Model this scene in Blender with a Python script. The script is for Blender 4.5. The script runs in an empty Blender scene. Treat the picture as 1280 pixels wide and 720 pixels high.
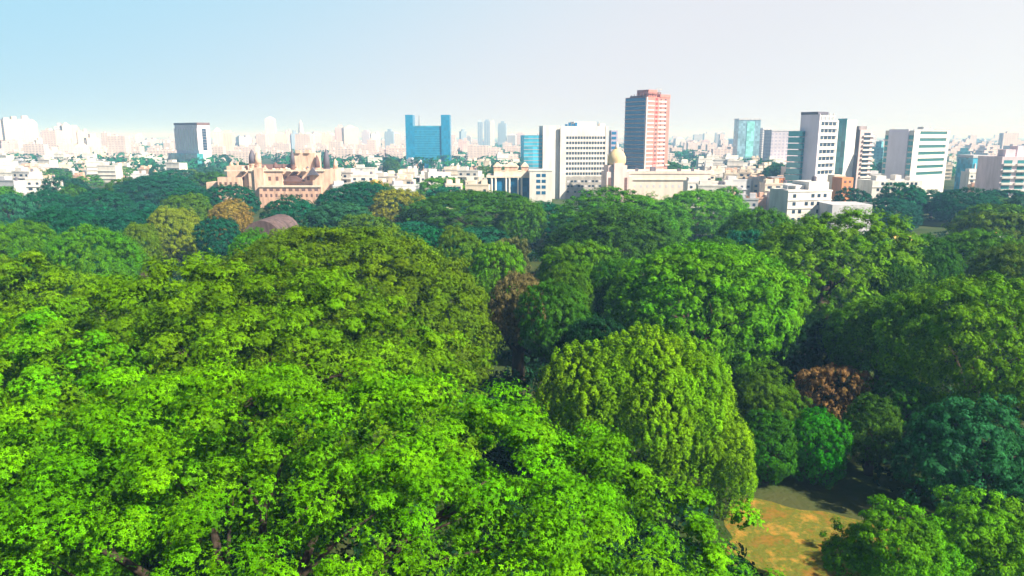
import bpy, math, random
import numpy as np
from mathutils import Vector, Matrix

# ------------------------------------------------------------------ camera
W0, H0, F0 = 1280.0, 720.0, 914.0
CAM_Z = 42.0
PITCH = math.radians(11.74)
CP, SP = math.cos(PITCH), math.sin(PITCH)
scene = bpy.context.scene
cam_d = bpy.data.cameras.new("camera")
cam = bpy.data.objects.new("camera", cam_d)
scene.collection.objects.link(cam)
cam.location = (0, 0, CAM_Z)
cam.rotation_euler = (math.radians(90) - PITCH, 0, 0)
cam_d.sensor_width = 36.0
cam_d.lens = 36.0 * F0 / W0
cam_d.clip_start = 0.5
cam_d.clip_end = 60000
scene.camera = cam

# ------------------------------------------------------------------ light
SUN_EL, SUN_AZ = 39.0, 122.0        # azimuth clockwise from +Y (the view direction): right and a little behind
az, el = math.radians(SUN_AZ), math.radians(SUN_EL)
TO_SUN = Vector((math.sin(az) * math.cos(el), math.cos(az) * math.cos(el), math.sin(el)))
world = bpy.data.worlds.new("World")
scene.world = world
world.use_nodes = True
nt = world.node_tree
bg = nt.nodes["Background"]
sky = nt.nodes.new("ShaderNodeTexSky")
sky.sky_type = 'NISHITA'
sky.sun_disc = False
sky.sun_elevation = el
sky.sun_rotation = az
sky.air_density = 0.6
sky.dust_density = 0.9
sky.ozone_density = 2.0
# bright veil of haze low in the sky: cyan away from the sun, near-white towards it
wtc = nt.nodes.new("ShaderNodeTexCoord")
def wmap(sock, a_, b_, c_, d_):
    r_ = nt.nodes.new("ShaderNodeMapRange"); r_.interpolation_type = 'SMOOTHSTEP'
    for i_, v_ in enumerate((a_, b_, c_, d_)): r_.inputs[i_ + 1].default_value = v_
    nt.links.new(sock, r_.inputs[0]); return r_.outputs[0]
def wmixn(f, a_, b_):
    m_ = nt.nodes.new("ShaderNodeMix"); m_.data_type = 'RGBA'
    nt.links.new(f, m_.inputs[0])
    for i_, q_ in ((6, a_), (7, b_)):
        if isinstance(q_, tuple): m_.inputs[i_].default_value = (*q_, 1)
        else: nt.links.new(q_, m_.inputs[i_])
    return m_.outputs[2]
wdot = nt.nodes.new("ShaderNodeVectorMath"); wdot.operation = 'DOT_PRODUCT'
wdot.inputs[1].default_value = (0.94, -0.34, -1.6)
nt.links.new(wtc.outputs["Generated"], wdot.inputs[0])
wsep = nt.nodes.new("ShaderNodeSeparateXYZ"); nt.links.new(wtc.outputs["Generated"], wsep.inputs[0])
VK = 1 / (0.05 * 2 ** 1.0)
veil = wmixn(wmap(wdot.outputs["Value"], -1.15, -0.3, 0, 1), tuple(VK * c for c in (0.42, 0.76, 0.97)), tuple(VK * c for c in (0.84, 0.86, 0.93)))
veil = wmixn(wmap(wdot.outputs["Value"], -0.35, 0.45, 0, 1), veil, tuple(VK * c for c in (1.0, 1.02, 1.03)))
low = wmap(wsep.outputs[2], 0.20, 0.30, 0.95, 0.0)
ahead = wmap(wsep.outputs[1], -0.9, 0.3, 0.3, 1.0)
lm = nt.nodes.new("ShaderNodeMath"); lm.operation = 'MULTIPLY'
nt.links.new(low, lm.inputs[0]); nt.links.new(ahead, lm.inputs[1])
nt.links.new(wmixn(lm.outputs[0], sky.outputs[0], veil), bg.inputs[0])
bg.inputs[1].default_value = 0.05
sun_d = bpy.data.lights.new("sun", 'SUN')
sun_d.energy = 5.0
sun_d.angle = math.radians(0.6)
sun_d.color = (1.0, 0.92, 0.78)
sun = bpy.data.objects.new("sun", sun_d)
scene.collection.objects.link(sun)
sun.rotation_euler = TO_SUN.to_track_quat('Z', 'Y').to_euler()
scene.view_settings.view_transform = 'Standard'
scene.view_settings.look = 'None'
scene.view_settings.exposure = 1.0
scene.view_settings.gamma = 1.0
cy = scene.cycles
cy.max_bounces = 5
cy.diffuse_bounces = 2
cy.glossy_bounces = 2
cy.transmission_bounces = 2
cy.transparent_max_bounces = 4
cy.volume_bounces = 1
cy.use_denoising = True
cy.sample_clamp_indirect = 6
HAZE_DENSITY = 0.00033

# ------------------------------------------------------------------ helpers
def ray(px, py):
    u, v = (px - W0 / 2) / F0, (H0 / 2 - py) / F0
    return u, CP + v * SP, -SP + v * CP
def at(px, py, Y):
    u, dy, dz = ray(px, py)
    t = Y / dy
    return Vector((u * t, Y, CAM_Z + dz * t))
def on_ground(px, py, z=0.0):
    u, dy, dz = ray(px, py)
    t = (z - CAM_Z) / dz
    return Vector((u * t, dy * t, z))
def kx(px, py):
    u, dy, dz = ray(px, py)
    return u / dy

link = scene.collection.objects.link
def tag(o, label=None, cat=None, group=None, kind=None):
    if label: o["label"] = label
    if cat: o["category"] = cat
    if group: o["group"] = group
    if kind: o["kind"] = kind
    return o
def empty(name, loc, rz=0.0):
    o = bpy.data.objects.new(name, None)
    o.empty_display_size = 1
    link(o)
    o.location = loc
    o.rotation_euler = (0, 0, rz)
    return o
def child(name, mesh, parent=None, loc=(0, 0, 0), scale=(1, 1, 1), rz=0.0):
    o = bpy.data.objects.new(name, mesh)
    link(o)
    o.parent = parent
    o.location = loc
    o.scale = scale
    o.rotation_euler = (0, 0, rz)
    return o

# ------------------------------------------------------------------ materials
def nodes_of(name):
    m = bpy.data.materials.new(name)
    m.use_nodes = True
    return m, m.node_tree, m.node_tree.nodes["Principled BSDF"]

def wall_mat(name, col, rough=0.75, dirt=0.12, scale=0.35, floors=None):
    """painted plaster with weather streaks; floors=(bay, storey, window colour) adds a window pattern for far blocks"""
    m, t, b = nodes_of(name)
    tc = t.nodes.new("ShaderNodeTexCoord")
    n = t.nodes.new("ShaderNodeTexNoise")
    mp = t.nodes.new("ShaderNodeMapping")
    mp.inputs["Scale"].default_value = (1, 1, 0.25)
    n.inputs["Scale"].default_value = scale
    n.inputs["Detail"].default_value = 5
    t.links.new(tc.outputs["Object"], mp.inputs[0])
    t.links.new(mp.outputs[0], n.inputs[0])
    r = t.nodes.new("ShaderNodeMapRange")
    r.inputs[1].default_value, r.inputs[2].default_value = 0.3, 0.75
    r.inputs[3].default_value, r.inputs[4].default_value = 1.05, 1 - 2.2 * dirt
    t.links.new(n.outputs[0], r.inputs[0])
    mul = t.nodes.new("ShaderNodeVectorMath"); mul.operation = 'SCALE'
    mul.inputs[0].default_value = col[:3]
    t.links.new(r.outputs[0], mul.inputs["Scale"])
    last = mul.outputs[0]
    if floors:
        bay, st, wc = floors
        sep = t.nodes.new("ShaderNodeSeparateXYZ")
        t.links.new(tc.outputs["Object"], sep.inputs[0])
        s = t.nodes.new("ShaderNodeMath"); s.operation = 'ADD'
        t.links.new(sep.outputs[0], s.inputs[0]); t.links.new(sep.outputs[1], s.inputs[1])
        def band(sock, period, frac):
            a = t.nodes.new("ShaderNodeMath"); a.operation = 'DIVIDE'; a.inputs[1].default_value = period
            t.links.new(sock, a.inputs[0])
            f = t.nodes.new("ShaderNodeMath"); f.operation = 'FRACT'
            t.links.new(a.outputs[0], f.inputs[0])
            g = t.nodes.new("ShaderNodeMath"); g.operation = 'LESS_THAN'; g.inputs[1].default_value = frac
            t.links.new(f.outputs[0], g.inputs[0])
            return g.outputs[0]
        a = band(s.outputs[0], bay, 0.55)
        c = band(sep.outputs[2], st, 0.5)
        mm = t.nodes.new("ShaderNodeMath"); mm.operation = 'MULTIPLY'
        t.links.new(a, mm.inputs[0]); t.links.new(c, mm.inputs[1])
        geo = t.nodes.new("ShaderNodeNewGeometry")
        sn = t.nodes.new("ShaderNodeSeparateXYZ"); t.links.new(geo.outputs["Normal"], sn.inputs[0])
        up = t.nodes.new("ShaderNodeMath"); up.operation = 'LESS_THAN'; up.inputs[1].default_value = 0.5
        t.links.new(sn.outputs[2], up.inputs[0])
        m2 = t.nodes.new("ShaderNodeMath"); m2.operation = 'MULTIPLY'
        t.links.new(mm.outputs[0], m2.inputs[0]); t.links.new(up.outputs[0], m2.inputs[1])
        mix = t.nodes.new("ShaderNodeMix"); mix.data_type = 'RGBA'
        t.links.new(m2.outputs[0], mix.inputs[0])
        t.links.new(last, mix.inputs[6]); mix.inputs[7].default_value = (*wc, 1)
        last = mix.outputs[2]
    t.links.new(last, b.inputs["Base Color"])
    b.inputs["Roughness"].default_value = rough
    b.inputs["Specular IOR Level"].default_value = 0.3
    return m

def glass_mat(name, col, rough=0.12, var=0.35, cell=(3.0, 3.5)):
    """curtain-wall glass: each pane slightly different"""
    m, t, b = nodes_of(name)
    tc = t.nodes.new("ShaderNodeTexCoord")
    sn = t.nodes.new("ShaderNodeVectorMath"); sn.operation = 'SNAP'
    sn.inputs[1].default_value = (cell[0], cell[0], cell[1])
    t.links.new(tc.outputs["Object"], sn.inputs[0])
    w = t.nodes.new("ShaderNodeTexWhiteNoise"); w.noise_dimensions = '3D'
    t.links.new(sn.outputs[0], w.inputs[0])
    r = t.nodes.new("ShaderNodeMapRange")
    r.inputs[3].default_value, r.inputs[4].default_value = 1 - var, 1 + var
    t.links.new(w.outputs[0], r.inputs[0])
    mul = t.nodes.new("ShaderNodeVectorMath"); mul.operation = 'SCALE'
    mul.inputs[0].default_value = col
    t.links.new(r.outputs[0], mul.inputs["Scale"])
    t.links.new(mul.outputs[0], b.inputs["Base Color"])
    b.inputs["Roughness"].default_value = rough
    b.inputs["Specular IOR Level"].default_value = 0.6
    return m

def foliage_mat():
    m = bpy.data.materials.new("foliage")
    m.use_nodes = True
    t = m.node_tree
    t.nodes.clear()
    out = t.nodes.new("ShaderNodeOutputMaterial")
    oi = t.nodes.new("ShaderNodeObjectInfo")
    at_ = t.nodes.new("ShaderNodeAttribute"); at_.attribute_name = "tint"
    geo = t.nodes.new("ShaderNodeNewGeometry")
    n = t.nodes.new("ShaderNodeTexNoise"); n.inputs["Scale"].default_value = 0.16; n.inputs["Detail"].default_value = 2
    t.links.new(geo.outputs["Position"], n.inputs[0])
    hs = t.nodes.new("ShaderNodeHueSaturation")
    def mr(sock, a, b_, c, d):
        r = t.nodes.new("ShaderNodeMapRange")
        for i, v in enumerate((a, b_, c, d)): r.inputs[i + 1].default_value = v
        t.links.new(sock, r.inputs[0]); return r.outputs[0]
    t.links.new(mr(n.outputs[0], 0.3, 0.7, 0.509, 0.487), hs.inputs["Hue"])
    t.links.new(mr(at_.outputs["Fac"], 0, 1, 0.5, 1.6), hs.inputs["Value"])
    hs.inputs["Saturation"].default_value = 1.04
    n3 = t.nodes.new("ShaderNodeTexNoise"); n3.inputs["Scale"].default_value = 0.33; n3.inputs["Detail"].default_value = 3
    t.links.new(geo.outputs["Position"], n3.inputs[0])
    vs = t.nodes.new("ShaderNodeVectorMath"); vs.operation = 'SCALE'
    t.links.new(oi.outputs["Color"], vs.inputs[0]); t.links.new(mr(n3.outputs[0], 0.3, 0.7, 0.72, 1.2), vs.inputs["Scale"])
    t.links.new(vs.outputs[0], hs.inputs["Color"])
    d = t.nodes.new("ShaderNodeBsdfPrincipled")
    d.inputs["Roughness"].default_value = 0.6
    d.inputs["Specular IOR Level"].default_value = 0.06
    tr = t.nodes.new("ShaderNodeBsdfTranslucent")
    g2 = t.nodes.new("ShaderNodeMix"); g2.data_type = 'RGBA'; g2.blend_type = 'MULTIPLY'; g2.inputs[0].default_value = 1
    g2.inputs[7].default_value = (1.25, 1.25, 0.45, 1)
    t.links.new(hs.outputs[0], g2.inputs[6])
    t.links.new(hs.outputs[0], d.inputs["Base Color"])
    t.links.new(g2.outputs[2], tr.inputs[0])
    mx = t.nodes.new("ShaderNodeMixShader"); mx.inputs[0].default_value = 0.08
    t.links.new(d.outputs[0], mx.inputs[1]); t.links.new(tr.outputs[0], mx.inputs[2])
    t.links.new(mx.outputs[0], out.inputs[0])
    return m

def ground_mat(name, c1, c2, s1=0.05, c3=None):
    m, t, b = nodes_of(name)
    geo = t.nodes.new("ShaderNodeNewGeometry")
    n = t.nodes.new("ShaderNodeTexNoise"); n.inputs["Scale"].default_value = s1; n.inputs["Detail"].default_value = 8
    n.inputs["Roughness"].default_value = 0.7
    t.links.new(geo.outputs["Position"], n.inputs[0])
    r = t.nodes.new("ShaderNodeValToRGB")
    r.color_ramp.elements[0].position = 0.38; r.color_ramp.elements[0].color = (*c1, 1)
    r.color_ramp.elements[1].position = 0.62; r.color_ramp.elements[1].color = (*c2, 1)
    if c3:
        e = r.color_ramp.elements.new(0.5); e.color = (*c3, 1)
    t.links.new(n.outputs[0], r.inputs[0])
    t.links.new(r.outputs[0], b.inputs["Base Color"])
    b.inputs["Roughness"].default_value = 0.95
    b.inputs["Specular IOR Level"].default_value = 0.1
    bp = t.nodes.new("ShaderNodeBump"); bp.inputs["Strength"].default_value = 0.6; bp.inputs["Distance"].default_value = 0.3
    n2 = t.nodes.new("ShaderNodeTexNoise"); n2.inputs["Scale"].default_value = 1.5; n2.inputs["Detail"].default_value = 6
    t.links.new(geo.outputs["Position"], n2.inputs[0]); t.links.new(n2.outputs[0], bp.inputs["Height"])
    t.links.new(bp.outputs[0], b.inputs["Normal"])
    return m

M = dict(
    foliage=foliage_mat(),
    bark=wall_mat("bark", (0.07, 0.05, 0.035), 0.95, 0.3, 2.0),
    white=wall_mat("white_paint", (0.78, 0.75, 0.71)),
    cream=wall_mat("cream_paint", (0.80, 0.70, 0.58)),
    pale=wall_mat("pale_grey_paint", (0.62, 0.62, 0.66)),
    lilac=wall_mat("lilac_grey_paint", (0.52, 0.47, 0.60)),
    pink=wall_mat("pink_stone", (0.78, 0.50, 0.38), 0.8, 0.2, 0.6),
    sand=wall_mat("sandstone", (0.84, 0.60, 0.46), 0.8, 0.2, 0.6),
    brown=wall_mat("brown_roof", (0.22, 0.13, 0.12), 0.8, 0.2),
    slate=wall_mat("slate_grey", (0.16, 0.15, 0.19), 0.6, 0.2),
    grey=wall_mat("weathered_concrete", (0.33, 0.29, 0.30), 0.85, 0.25),
    red=wall_mat("red_cladding", (0.62, 0.07, 0.06), 0.6),
    rust=wall_mat("terracotta_paint", (0.72, 0.30, 0.14), 0.8),
    yellow=wall_mat("ochre_paint", (0.80, 0.52, 0.16), 0.6),
    glass_dark=glass_mat("dark_window_glass", (0.035, 0.06, 0.10)),
    glass_blue=glass_mat("blue_curtain_glass", (0.02, 0.16, 0.34)),
    glass_cyan=glass_mat("cyan_curtain_glass", (0.06, 0.36, 0.52)),
    glass_teal=glass_mat("teal_curtain_glass", (0.06, 0.32, 0.36)),
    glass_green=glass_mat("green_ribbon_glass", (0.05, 0.20, 0.20)),
    metal=wall_mat("grey_metal", (0.4, 0.42, 0.45), 0.4),
    ground=ground_mat("ground_cover", (0.03, 0.06, 0.012), (0.075, 0.085, 0.03), 0.04, (0.05, 0.08, 0.02)),
    dirt=ground_mat("bare_earth", (0.26, 0.14, 0.025), (0.40, 0.22, 0.04), 0.35, (0.12, 0.15, 0.02)),
    track=ground_mat("dusty_track", (0.15, 0.09, 0.04), (0.22, 0.13, 0.04), 0.3),
    road=ground_mat("asphalt", (0.05, 0.05, 0.05), (0.07, 0.07, 0.07), 0.5),
)
FAR = dict(
    cream=wall_mat("far_cream_block", (0.82, 0.68, 0.56), floors=(4.5, 3.6, (0.45, 0.40, 0.42))),
    white=wall_mat("far_white_block", (0.80, 0.76, 0.74), floors=(5, 3.6, (0.42, 0.44, 0.5))),
    pink=wall_mat("far_pink_block", (0.78, 0.58, 0.54), floors=(5, 3.4, (0.42, 0.36, 0.42))),
    blue=wall_mat("far_blue_grey_block", (0.36, 0.46, 0.58), floors=(5, 3.6, (0.18, 0.28, 0.42))),
    grey=wall_mat("far_grey_block", (0.55, 0.54, 0.58), floors=(6, 3.6, (0.30, 0.32, 0.40))),
    lilac=wall_mat("far_lilac_block", (0.62, 0.58, 0.66), floors=(4, 3.6, (0.38, 0.38, 0.50))),
    teal=wall_mat("far_teal_block", (0.15, 0.42, 0.48), floors=(5, 3.6, (0.08, 0.26, 0.34))),
    slate=M['slate'], brown=M['brown'],
)

# ------------------------------------------------------------------ mesh builder
class MB:
    def __init__(s): s.v, s.f, s.sm = [], [], []
    def box(s, x0, x1, y0, y1, z0, z1):
        b = len(s.v)
        s.v += [(x0, y0, z0), (x1, y0, z0), (x1, y1, z0), (x0, y1, z0), (x0, y0, z1), (x1, y0, z1), (x1, y1, z1), (x0, y1, z1)]
        s.f += [tuple(b + i for i in q) for q in ((0, 3, 2, 1), (4, 5, 6, 7), (0, 1, 5, 4), (1, 2, 6, 5), (2, 3, 7, 6), (3, 0, 4, 7))]
        return s
    def lathe(s, cx, cy, prof, n=16, cap=True):
        b = len(s.v)
        for r, z in prof:
            for k in range(n):
                a = 2 * math.pi * k / n
                s.v.append((cx + r * math.cos(a), cy + r * math.sin(a), z))
        for i in range(len(prof) - 1):
            for k in range(n):
                k2 = (k + 1) % n
                s.f.append((b + i * n + k, b + i * n + k2, b + (i + 1) * n + k2, b + (i + 1) * n + k))
        if cap:
            s.f.append(tuple(b + k for k in reversed(range(n))))
            s.f.append(tuple(b + (len(prof) - 1) * n + k for k in range(n)))
        return s
    def gable(s, x0, x1, y0, y1, z0, z1, axis='x'):
        b = len(s.v)
        if axis == 'x':
            ym = (y0 + y1) / 2
            s.v += [(x0, y0, z0), (x1, y0, z0), (x1, y1, z0), (x0, y1, z0), (x0, ym, z1), (x1, ym, z1)]
            s.f += [tuple(b + i for i in q) for q in ((0, 3, 2, 1), (0, 1, 5, 4), (2, 3, 4, 5), (0, 4, 3), (1, 2, 5))]
        else:
            xm = (x0 + x1) / 2
            s.v += [(x0, y0, z0), (x1, y0, z0), (x1, y1, z0), (x0, y1, z0), (xm, y0, z1), (xm, y1, z1)]
            s.f += [tuple(b + i for i in q) for q in ((0, 3, 2, 1), (0, 4, 5, 3), (1, 2, 5, 4), (0, 1, 4), (2, 3, 5))]
        return s
    def pyramid(s, x0, x1, y0, y1, z0, z1, k=0.0):
        b = len(s.v); xm, ym = (x0 + x1) / 2, (y0 + y1) / 2
        dx, dy = (x1 - x0) / 2 * k, (y1 - y0) / 2 * k
        s.v += [(x0, y0, z0), (x1, y0, z0), (x1, y1, z0), (x0, y1, z0), (xm - dx, ym - dy, z1), (xm + dx, ym - dy, z1), (xm + dx, ym + dy, z1), (xm - dx, ym + dy, z1)]
        s.f += [tuple(b + i for i in q) for q in ((0, 3, 2, 1), (4, 5, 6, 7), (0, 1, 5, 4), (1, 2, 6, 5), (2, 3, 7, 6), (3, 0, 4, 7))]
        return s
    def tube(s, pts, rads, n=7):
        pts = [Vector(p) for p in pts]
        b = len(s.v)
        for i, p in enumerate(pts):
            d = (pts[min(i + 1, len(pts) - 1)] - pts[max(i - 1, 0)]).normalized()
            a = d.cross(Vector((0.3, 1, 0.2))).normalized(); c = d.cross(a)
            for k in range(n):
                t = 2 * math.pi * k / n
                s.v.append(tuple(p + (a * math.cos(t) + c * math.sin(t)) * rads[i]))
        for i in range(len(pts) - 1):
            for k in range(n):
                k2 = (k + 1) % n
                s.f.append((b + i * n + k, b + i * n + k2, b + (i + 1) * n + k2, b + (i + 1) * n + k))
        s.f.append(tuple(b + (len(pts) - 1) * n + k for k in range(n)))
        return s
    def mesh(s, name, mat, smooth=False):
        me = bpy.data.meshes.new(name)
        me.from_pydata(s.v, [], s.f)
        me.materials.append(mat)
        if smooth:
            me.polygons.foreach_set("use_smooth", [True] * len(me.polygons))
        me.update()
        return me
    def build(s, name, mat, parent=None, loc=(0, 0, 0), smooth=False):
        return child(name, s.mesh(name, mat, smooth), parent, loc)

UNIT = {}
def unit_box(mat):
    if mat.name not in UNIT:
        UNIT[mat.name] = MB().box(0, 1, 0, 1, 0, 1).mesh("window", mat)
    return UNIT[mat.name]
def window(root, mat, x0, x1, y0, y1, z0, z1, name="window"):
    return child(name, unit_box(mat), root, (x0, y0, z0), (x1 - x0, y1 - y0, z1 - z0))

# ------------------------------------------------------------------ foliage
def quad_mesh(name, V, tint, mat):
    """V: (n,4,3) quads"""
    n = len(V)
    me = bpy.data.meshes.new(name)
    me.vertices.add(n * 4); me.loops.add(n * 4); me.polygons.add(n)
    me.vertices.foreach_set("co", V.reshape(-1).astype(np.float32))
    me.loops.foreach_set("vertex_index", np.arange(n * 4, dtype=np.int32))
    me.polygons.foreach_set("loop_start", np.arange(0, n * 4, 4, dtype=np.int32))
    me.update(calc_edges=True)
    a = me.attributes.new("tint", 'FLOAT', 'FACE')
    a.data.foreach_set("value", tint.astype(np.float32))
    me.materials.append(mat)
    return me
def norm(a):
    return a / np.maximum(np.linalg.norm(a, axis=-1, keepdims=True), 1e-9)
def leaf_quads(P, N, size, nleaf, rng, tint, droop=0.15, width=0.42):
    n = len(P)
    N = norm(N)
    ref = rng.normal(size=(n, 3))
    T = norm(np.cross(N, ref)); B = np.cross(N, T)
    out, tt = [], []
    L = size * rng.uniform(0.75, 1.2, (n, 1)) * 0.62
    for k in range(nleaf):
        a = 2 * math.pi * (k + rng.uniform(-0.3, 0.3, (n, 1))) / nleaf
        d = T * np.cos(a) + B * np.sin(a)
        w = -T * np.sin(a) + B * np.cos(a)
        e = rng.normal(0.05 - droop, 0.22, (n, 1))
        l = L * rng.uniform(0.7, 1.15, (n, 1))
        d2 = d * np.cos(e) + N * np.sin(e)
        mid = P + d2 * l * 0.5 + N * l * 0.08
        tip = P + d2 * l
        ww = w * l * width * 0.5
        out.append(np.stack([P + N * 0.02 * l, mid + ww, tip, mid - ww], 1))
        tt.append(tint + rng.uniform(-0.12, 0.12, n))
    return np.concatenate(out), np.concatenate(tt)
def fib(n, zmin, rng):
    m = int(n * 2 / (1 - zmin)) + 1
    i = np.arange(m) + 0.5
    z = 1 - 2 * i / m
    ph = i * 2.399963 + rng.uniform(0, 6.28)
    r = np.sqrt(1 - z * z)
    D = np.stack([r * np.cos(ph), r * np.sin(ph), z], 1)
    D = D[z > zmin]
    return norm(D + rng.normal(0, 0.35 / math.sqrt(max(n, 1)) * 2.2, D.shape))
def lump(D, rng, amp, k=5, fr=2.4):
    o = np.zeros(len(D))
    for j in range(k):
        w = rng.normal(size=3) * fr
        o += np.sin(D @ w + rng.uniform(0, 6.28))
    return 1 + amp * o / math.sqrt(k)
def crown_mesh(name, seed, lobes, pad_r, per_pad, size, nleaf=5, flat=0.5, cover=1.3, zmin=-0.1,
               inner=0.35, lumpy=0.07, hang=False, gaps=0.0, bough=0.0, drop=0.06, relief=0.0, width=0.42, droop=0.15):
    rng = np.random.default_rng(seed)
    Q, TT = [], []
    for (c, R) in lobes:
        c, R = np.array(c, float), np.array(R, float)
        area = 2 * math.pi * (1 - zmin) * ((R[0] * R[1] + R[0] * R[2] + R[1] * R[2]) / 3)
        npad = int(area / (math.pi * pad_r ** 2) * cover)
        for layer, (k, rr) in enumerate(((1.0, 1.0), (inner, 0.74))):
            D = fib(max(4, int(npad * k)), zmin, rng)
            if bough:                                # boughs: rounded groups of clumps with dark valleys between
                gc = fib(max(6, int(area / (math.pi * bough ** 2) * 1.25)), zmin - 0.15, np.random.default_rng(seed + 5)) * R
                dd = np.sort(np.linalg.norm((D * R)[:, None, :] - gc[None], axis=2), axis=1)
                edge = dd[:, 1] - dd[:, 0]
                hf = np.clip(edge / bough, 0, 1.2) * 2.2 - 1.3
                if layer == 0:
                    kp = edge > bough * drop * rng.uniform(0, 1.6, len(D)); D = D[kp]; hf = hf[kp]
            else:
                hf = lump(D, np.random.default_rng(seed + 3), 1.0, 10, max(3.0, 0.34 * R.mean())) - 1
            if gaps and layer == 0:
                g = lump(D, np.random.default_rng(seed + 9), 1.0, 8, 6.0) - 1 + rng.uniform(0, 0.3, len(D))
                kp = g > np.quantile(g, gaps); D = D[kp]; hf = hf[kp]
            rad = lump(D, np.random.default_rng(seed + 7), lumpy) * rng.uniform(0.95, 1.03, len(D)) * rr
            rad = rad + relief / R.mean() * np.clip(hf, -1.6, 1.3)
            C = c + D * R * rad[:, None]
            pt = rng.uniform(0.15, 0.85, len(D)) * (0.8 if layer else 1)  # inner layer darker: shade inside the crown put into the tint
            pr = pad_r * rng.uniform(0.5, 1.0, len(D)) ** 1.5 * 1.75
            sc = np.array([1, 1, flat]) if not hang else np.array([0.8, 0.8, 1.7])
            out = norm(D / R * R.mean())[:, None, :]
            m = int(per_pad * (0.5 if layer else 1))
            d = norm(rng.normal(size=(len(D), m, 3)))
            d = norm(d + out * 0.9 + np.array([0, 0, 0.25]))
            P = C[:, None, :] + d * pr[:, None, None] * sc * np.where(rng.uniform(0, 1, (len(D), m, 1)) < 0.07, rng.uniform(1.0, 1.38, (len(D), m, 1)), rng.uniform(0.70, 1.08, (len(D), m, 1))) if not hang else C[:, None, :] + d * pr[:, None, None] * sc * rng.uniform(0.85, 1.08, (len(D), m, 1))
            N = norm(d + np.array([0, 0, 0.25]) + rng.normal(0, 0.30, d.shape))
            t = (pt[:, None] * 0.5 + rng.uniform(0, 0.5, (len(D), m)))
            P, N, t = P.reshape(-1, 3), N.reshape(-1, 3), t.reshape(-1)
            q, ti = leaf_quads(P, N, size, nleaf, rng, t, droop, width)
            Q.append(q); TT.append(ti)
            mc = 26                                   # big inner leaves close each clump, darkened tint stands in for gap shadow
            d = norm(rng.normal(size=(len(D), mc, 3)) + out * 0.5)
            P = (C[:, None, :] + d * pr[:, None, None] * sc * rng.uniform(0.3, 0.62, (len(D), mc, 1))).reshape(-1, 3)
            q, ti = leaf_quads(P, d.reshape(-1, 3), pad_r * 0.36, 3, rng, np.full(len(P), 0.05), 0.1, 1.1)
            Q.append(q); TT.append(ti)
    return quad_mesh(name, np.concatenate(Q), np.clip(np.concatenate(TT), 0, 1), M['foliage'])

def trunk_mesh(name, seed, h, r0, spread, nlimb, top, fork=0.45):
    rng = random.Random(seed)
    m = MB()
    zf = h * fork
    m.tube([(0, 0, -0.3), (0, 0, 0.6), (0.1 * r0, 0, zf * 0.5), (0, 0.1 * r0, zf)], [r0 * 1.5, r0 * 1.05, r0 * 0.9, r0 * 0.85], 10)
    for k in range(nlimb):
        a = 2 * math.pi * (k + rng.uniform(-.3, .3)) / nlimb
        s = spread * rng.uniform(0.55, 1.0)
        z1 = zf + (top - zf) * rng.uniform(0.75, 1.0) * (1 - 0.35 * (s / spread) ** 2)
        p0 = Vector((0, 0, zf * rng.uniform(0.8, 1)))
        e = Vector((s * math.cos(a), s * math.sin(a), z1))
        pts = [p0]
        for q in (0.3, 0.6, 1.0):
            p = p0.lerp(e, q); p.z += (z1 - zf) * 0.22 * math.sin(q * 3.1)
            p += Vector((rng.uniform(-1, 1), rng.uniform(-1, 1), 0)) * spread * 0.04
            pts.append(p)
        r = r0 * 0.5
        m.tube(pts, [r, r * 0.75, r * 0.5, r * 0.15], 6)
        for q in range(2):
            i = 1 + q
            b = pts[i]; a2 = a + rng.choice((-1, 1)) * rng.uniform(0.5, 1.0)
            l = s * 0.4
            e2 = b + Vector((l * math.cos(a2), l * math.sin(a2), (top - b.z) * 0.5))
            m.tube([b, b.lerp(e2, 0.5) + Vector((0, 0, l * 0.08)), e2], [r * 0.45, r * 0.3, r * 0.08], 5)
    return m.mesh(name, M['bark'], True)

G = dict(
    lime=(0.098, 0.33, 0.0015), bright=(0.105, 0.25, 0.002), olive=(0.095, 0.185, 0.003), green=(0.10, 0.29, 0.004),
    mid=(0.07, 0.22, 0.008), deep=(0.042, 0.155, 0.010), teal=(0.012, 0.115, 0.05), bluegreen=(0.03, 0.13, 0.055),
    yellow=(0.22, 0.26, 0.02), sprig=(0.15, 0.34, 0.006), brown=(0.15, 0.15, 0.05), orange=(0.30, 0.19, 0.04), rust=(0.27, 0.17, 0.06),
    emerald=(0.03, 0.24, 0.006), grey=(0.12, 0.15, 0.08), shade=(0.01, 0.045, 0.018),  # shade: near-black green, shadow of the hollows put into the leaf colour
)
def col(o, key):
    c = G[key] if isinstance(key, str) else key
    o.color = (*c, 1)
    return o

# near trees: crowns of their own ------------------------------------------------
def near_tree(name, label, cat, x, y, lobes, key, seed, pad_r, per_pad, size, group=None, trunk_r=0.8, **kw):
    root = tag(empty(name, (x, y, 0)), label, cat, group)
    (c0, R0) = lobes[0]
    top = c0[2] + R0[2]
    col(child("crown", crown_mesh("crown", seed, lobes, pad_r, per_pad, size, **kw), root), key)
    child("trunk", trunk_mesh("trunk", seed, top * 0.9, trunk_r, max(R0[0], R0[1]) * 0.72, 11, top - 5.5), root)
    return root

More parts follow.
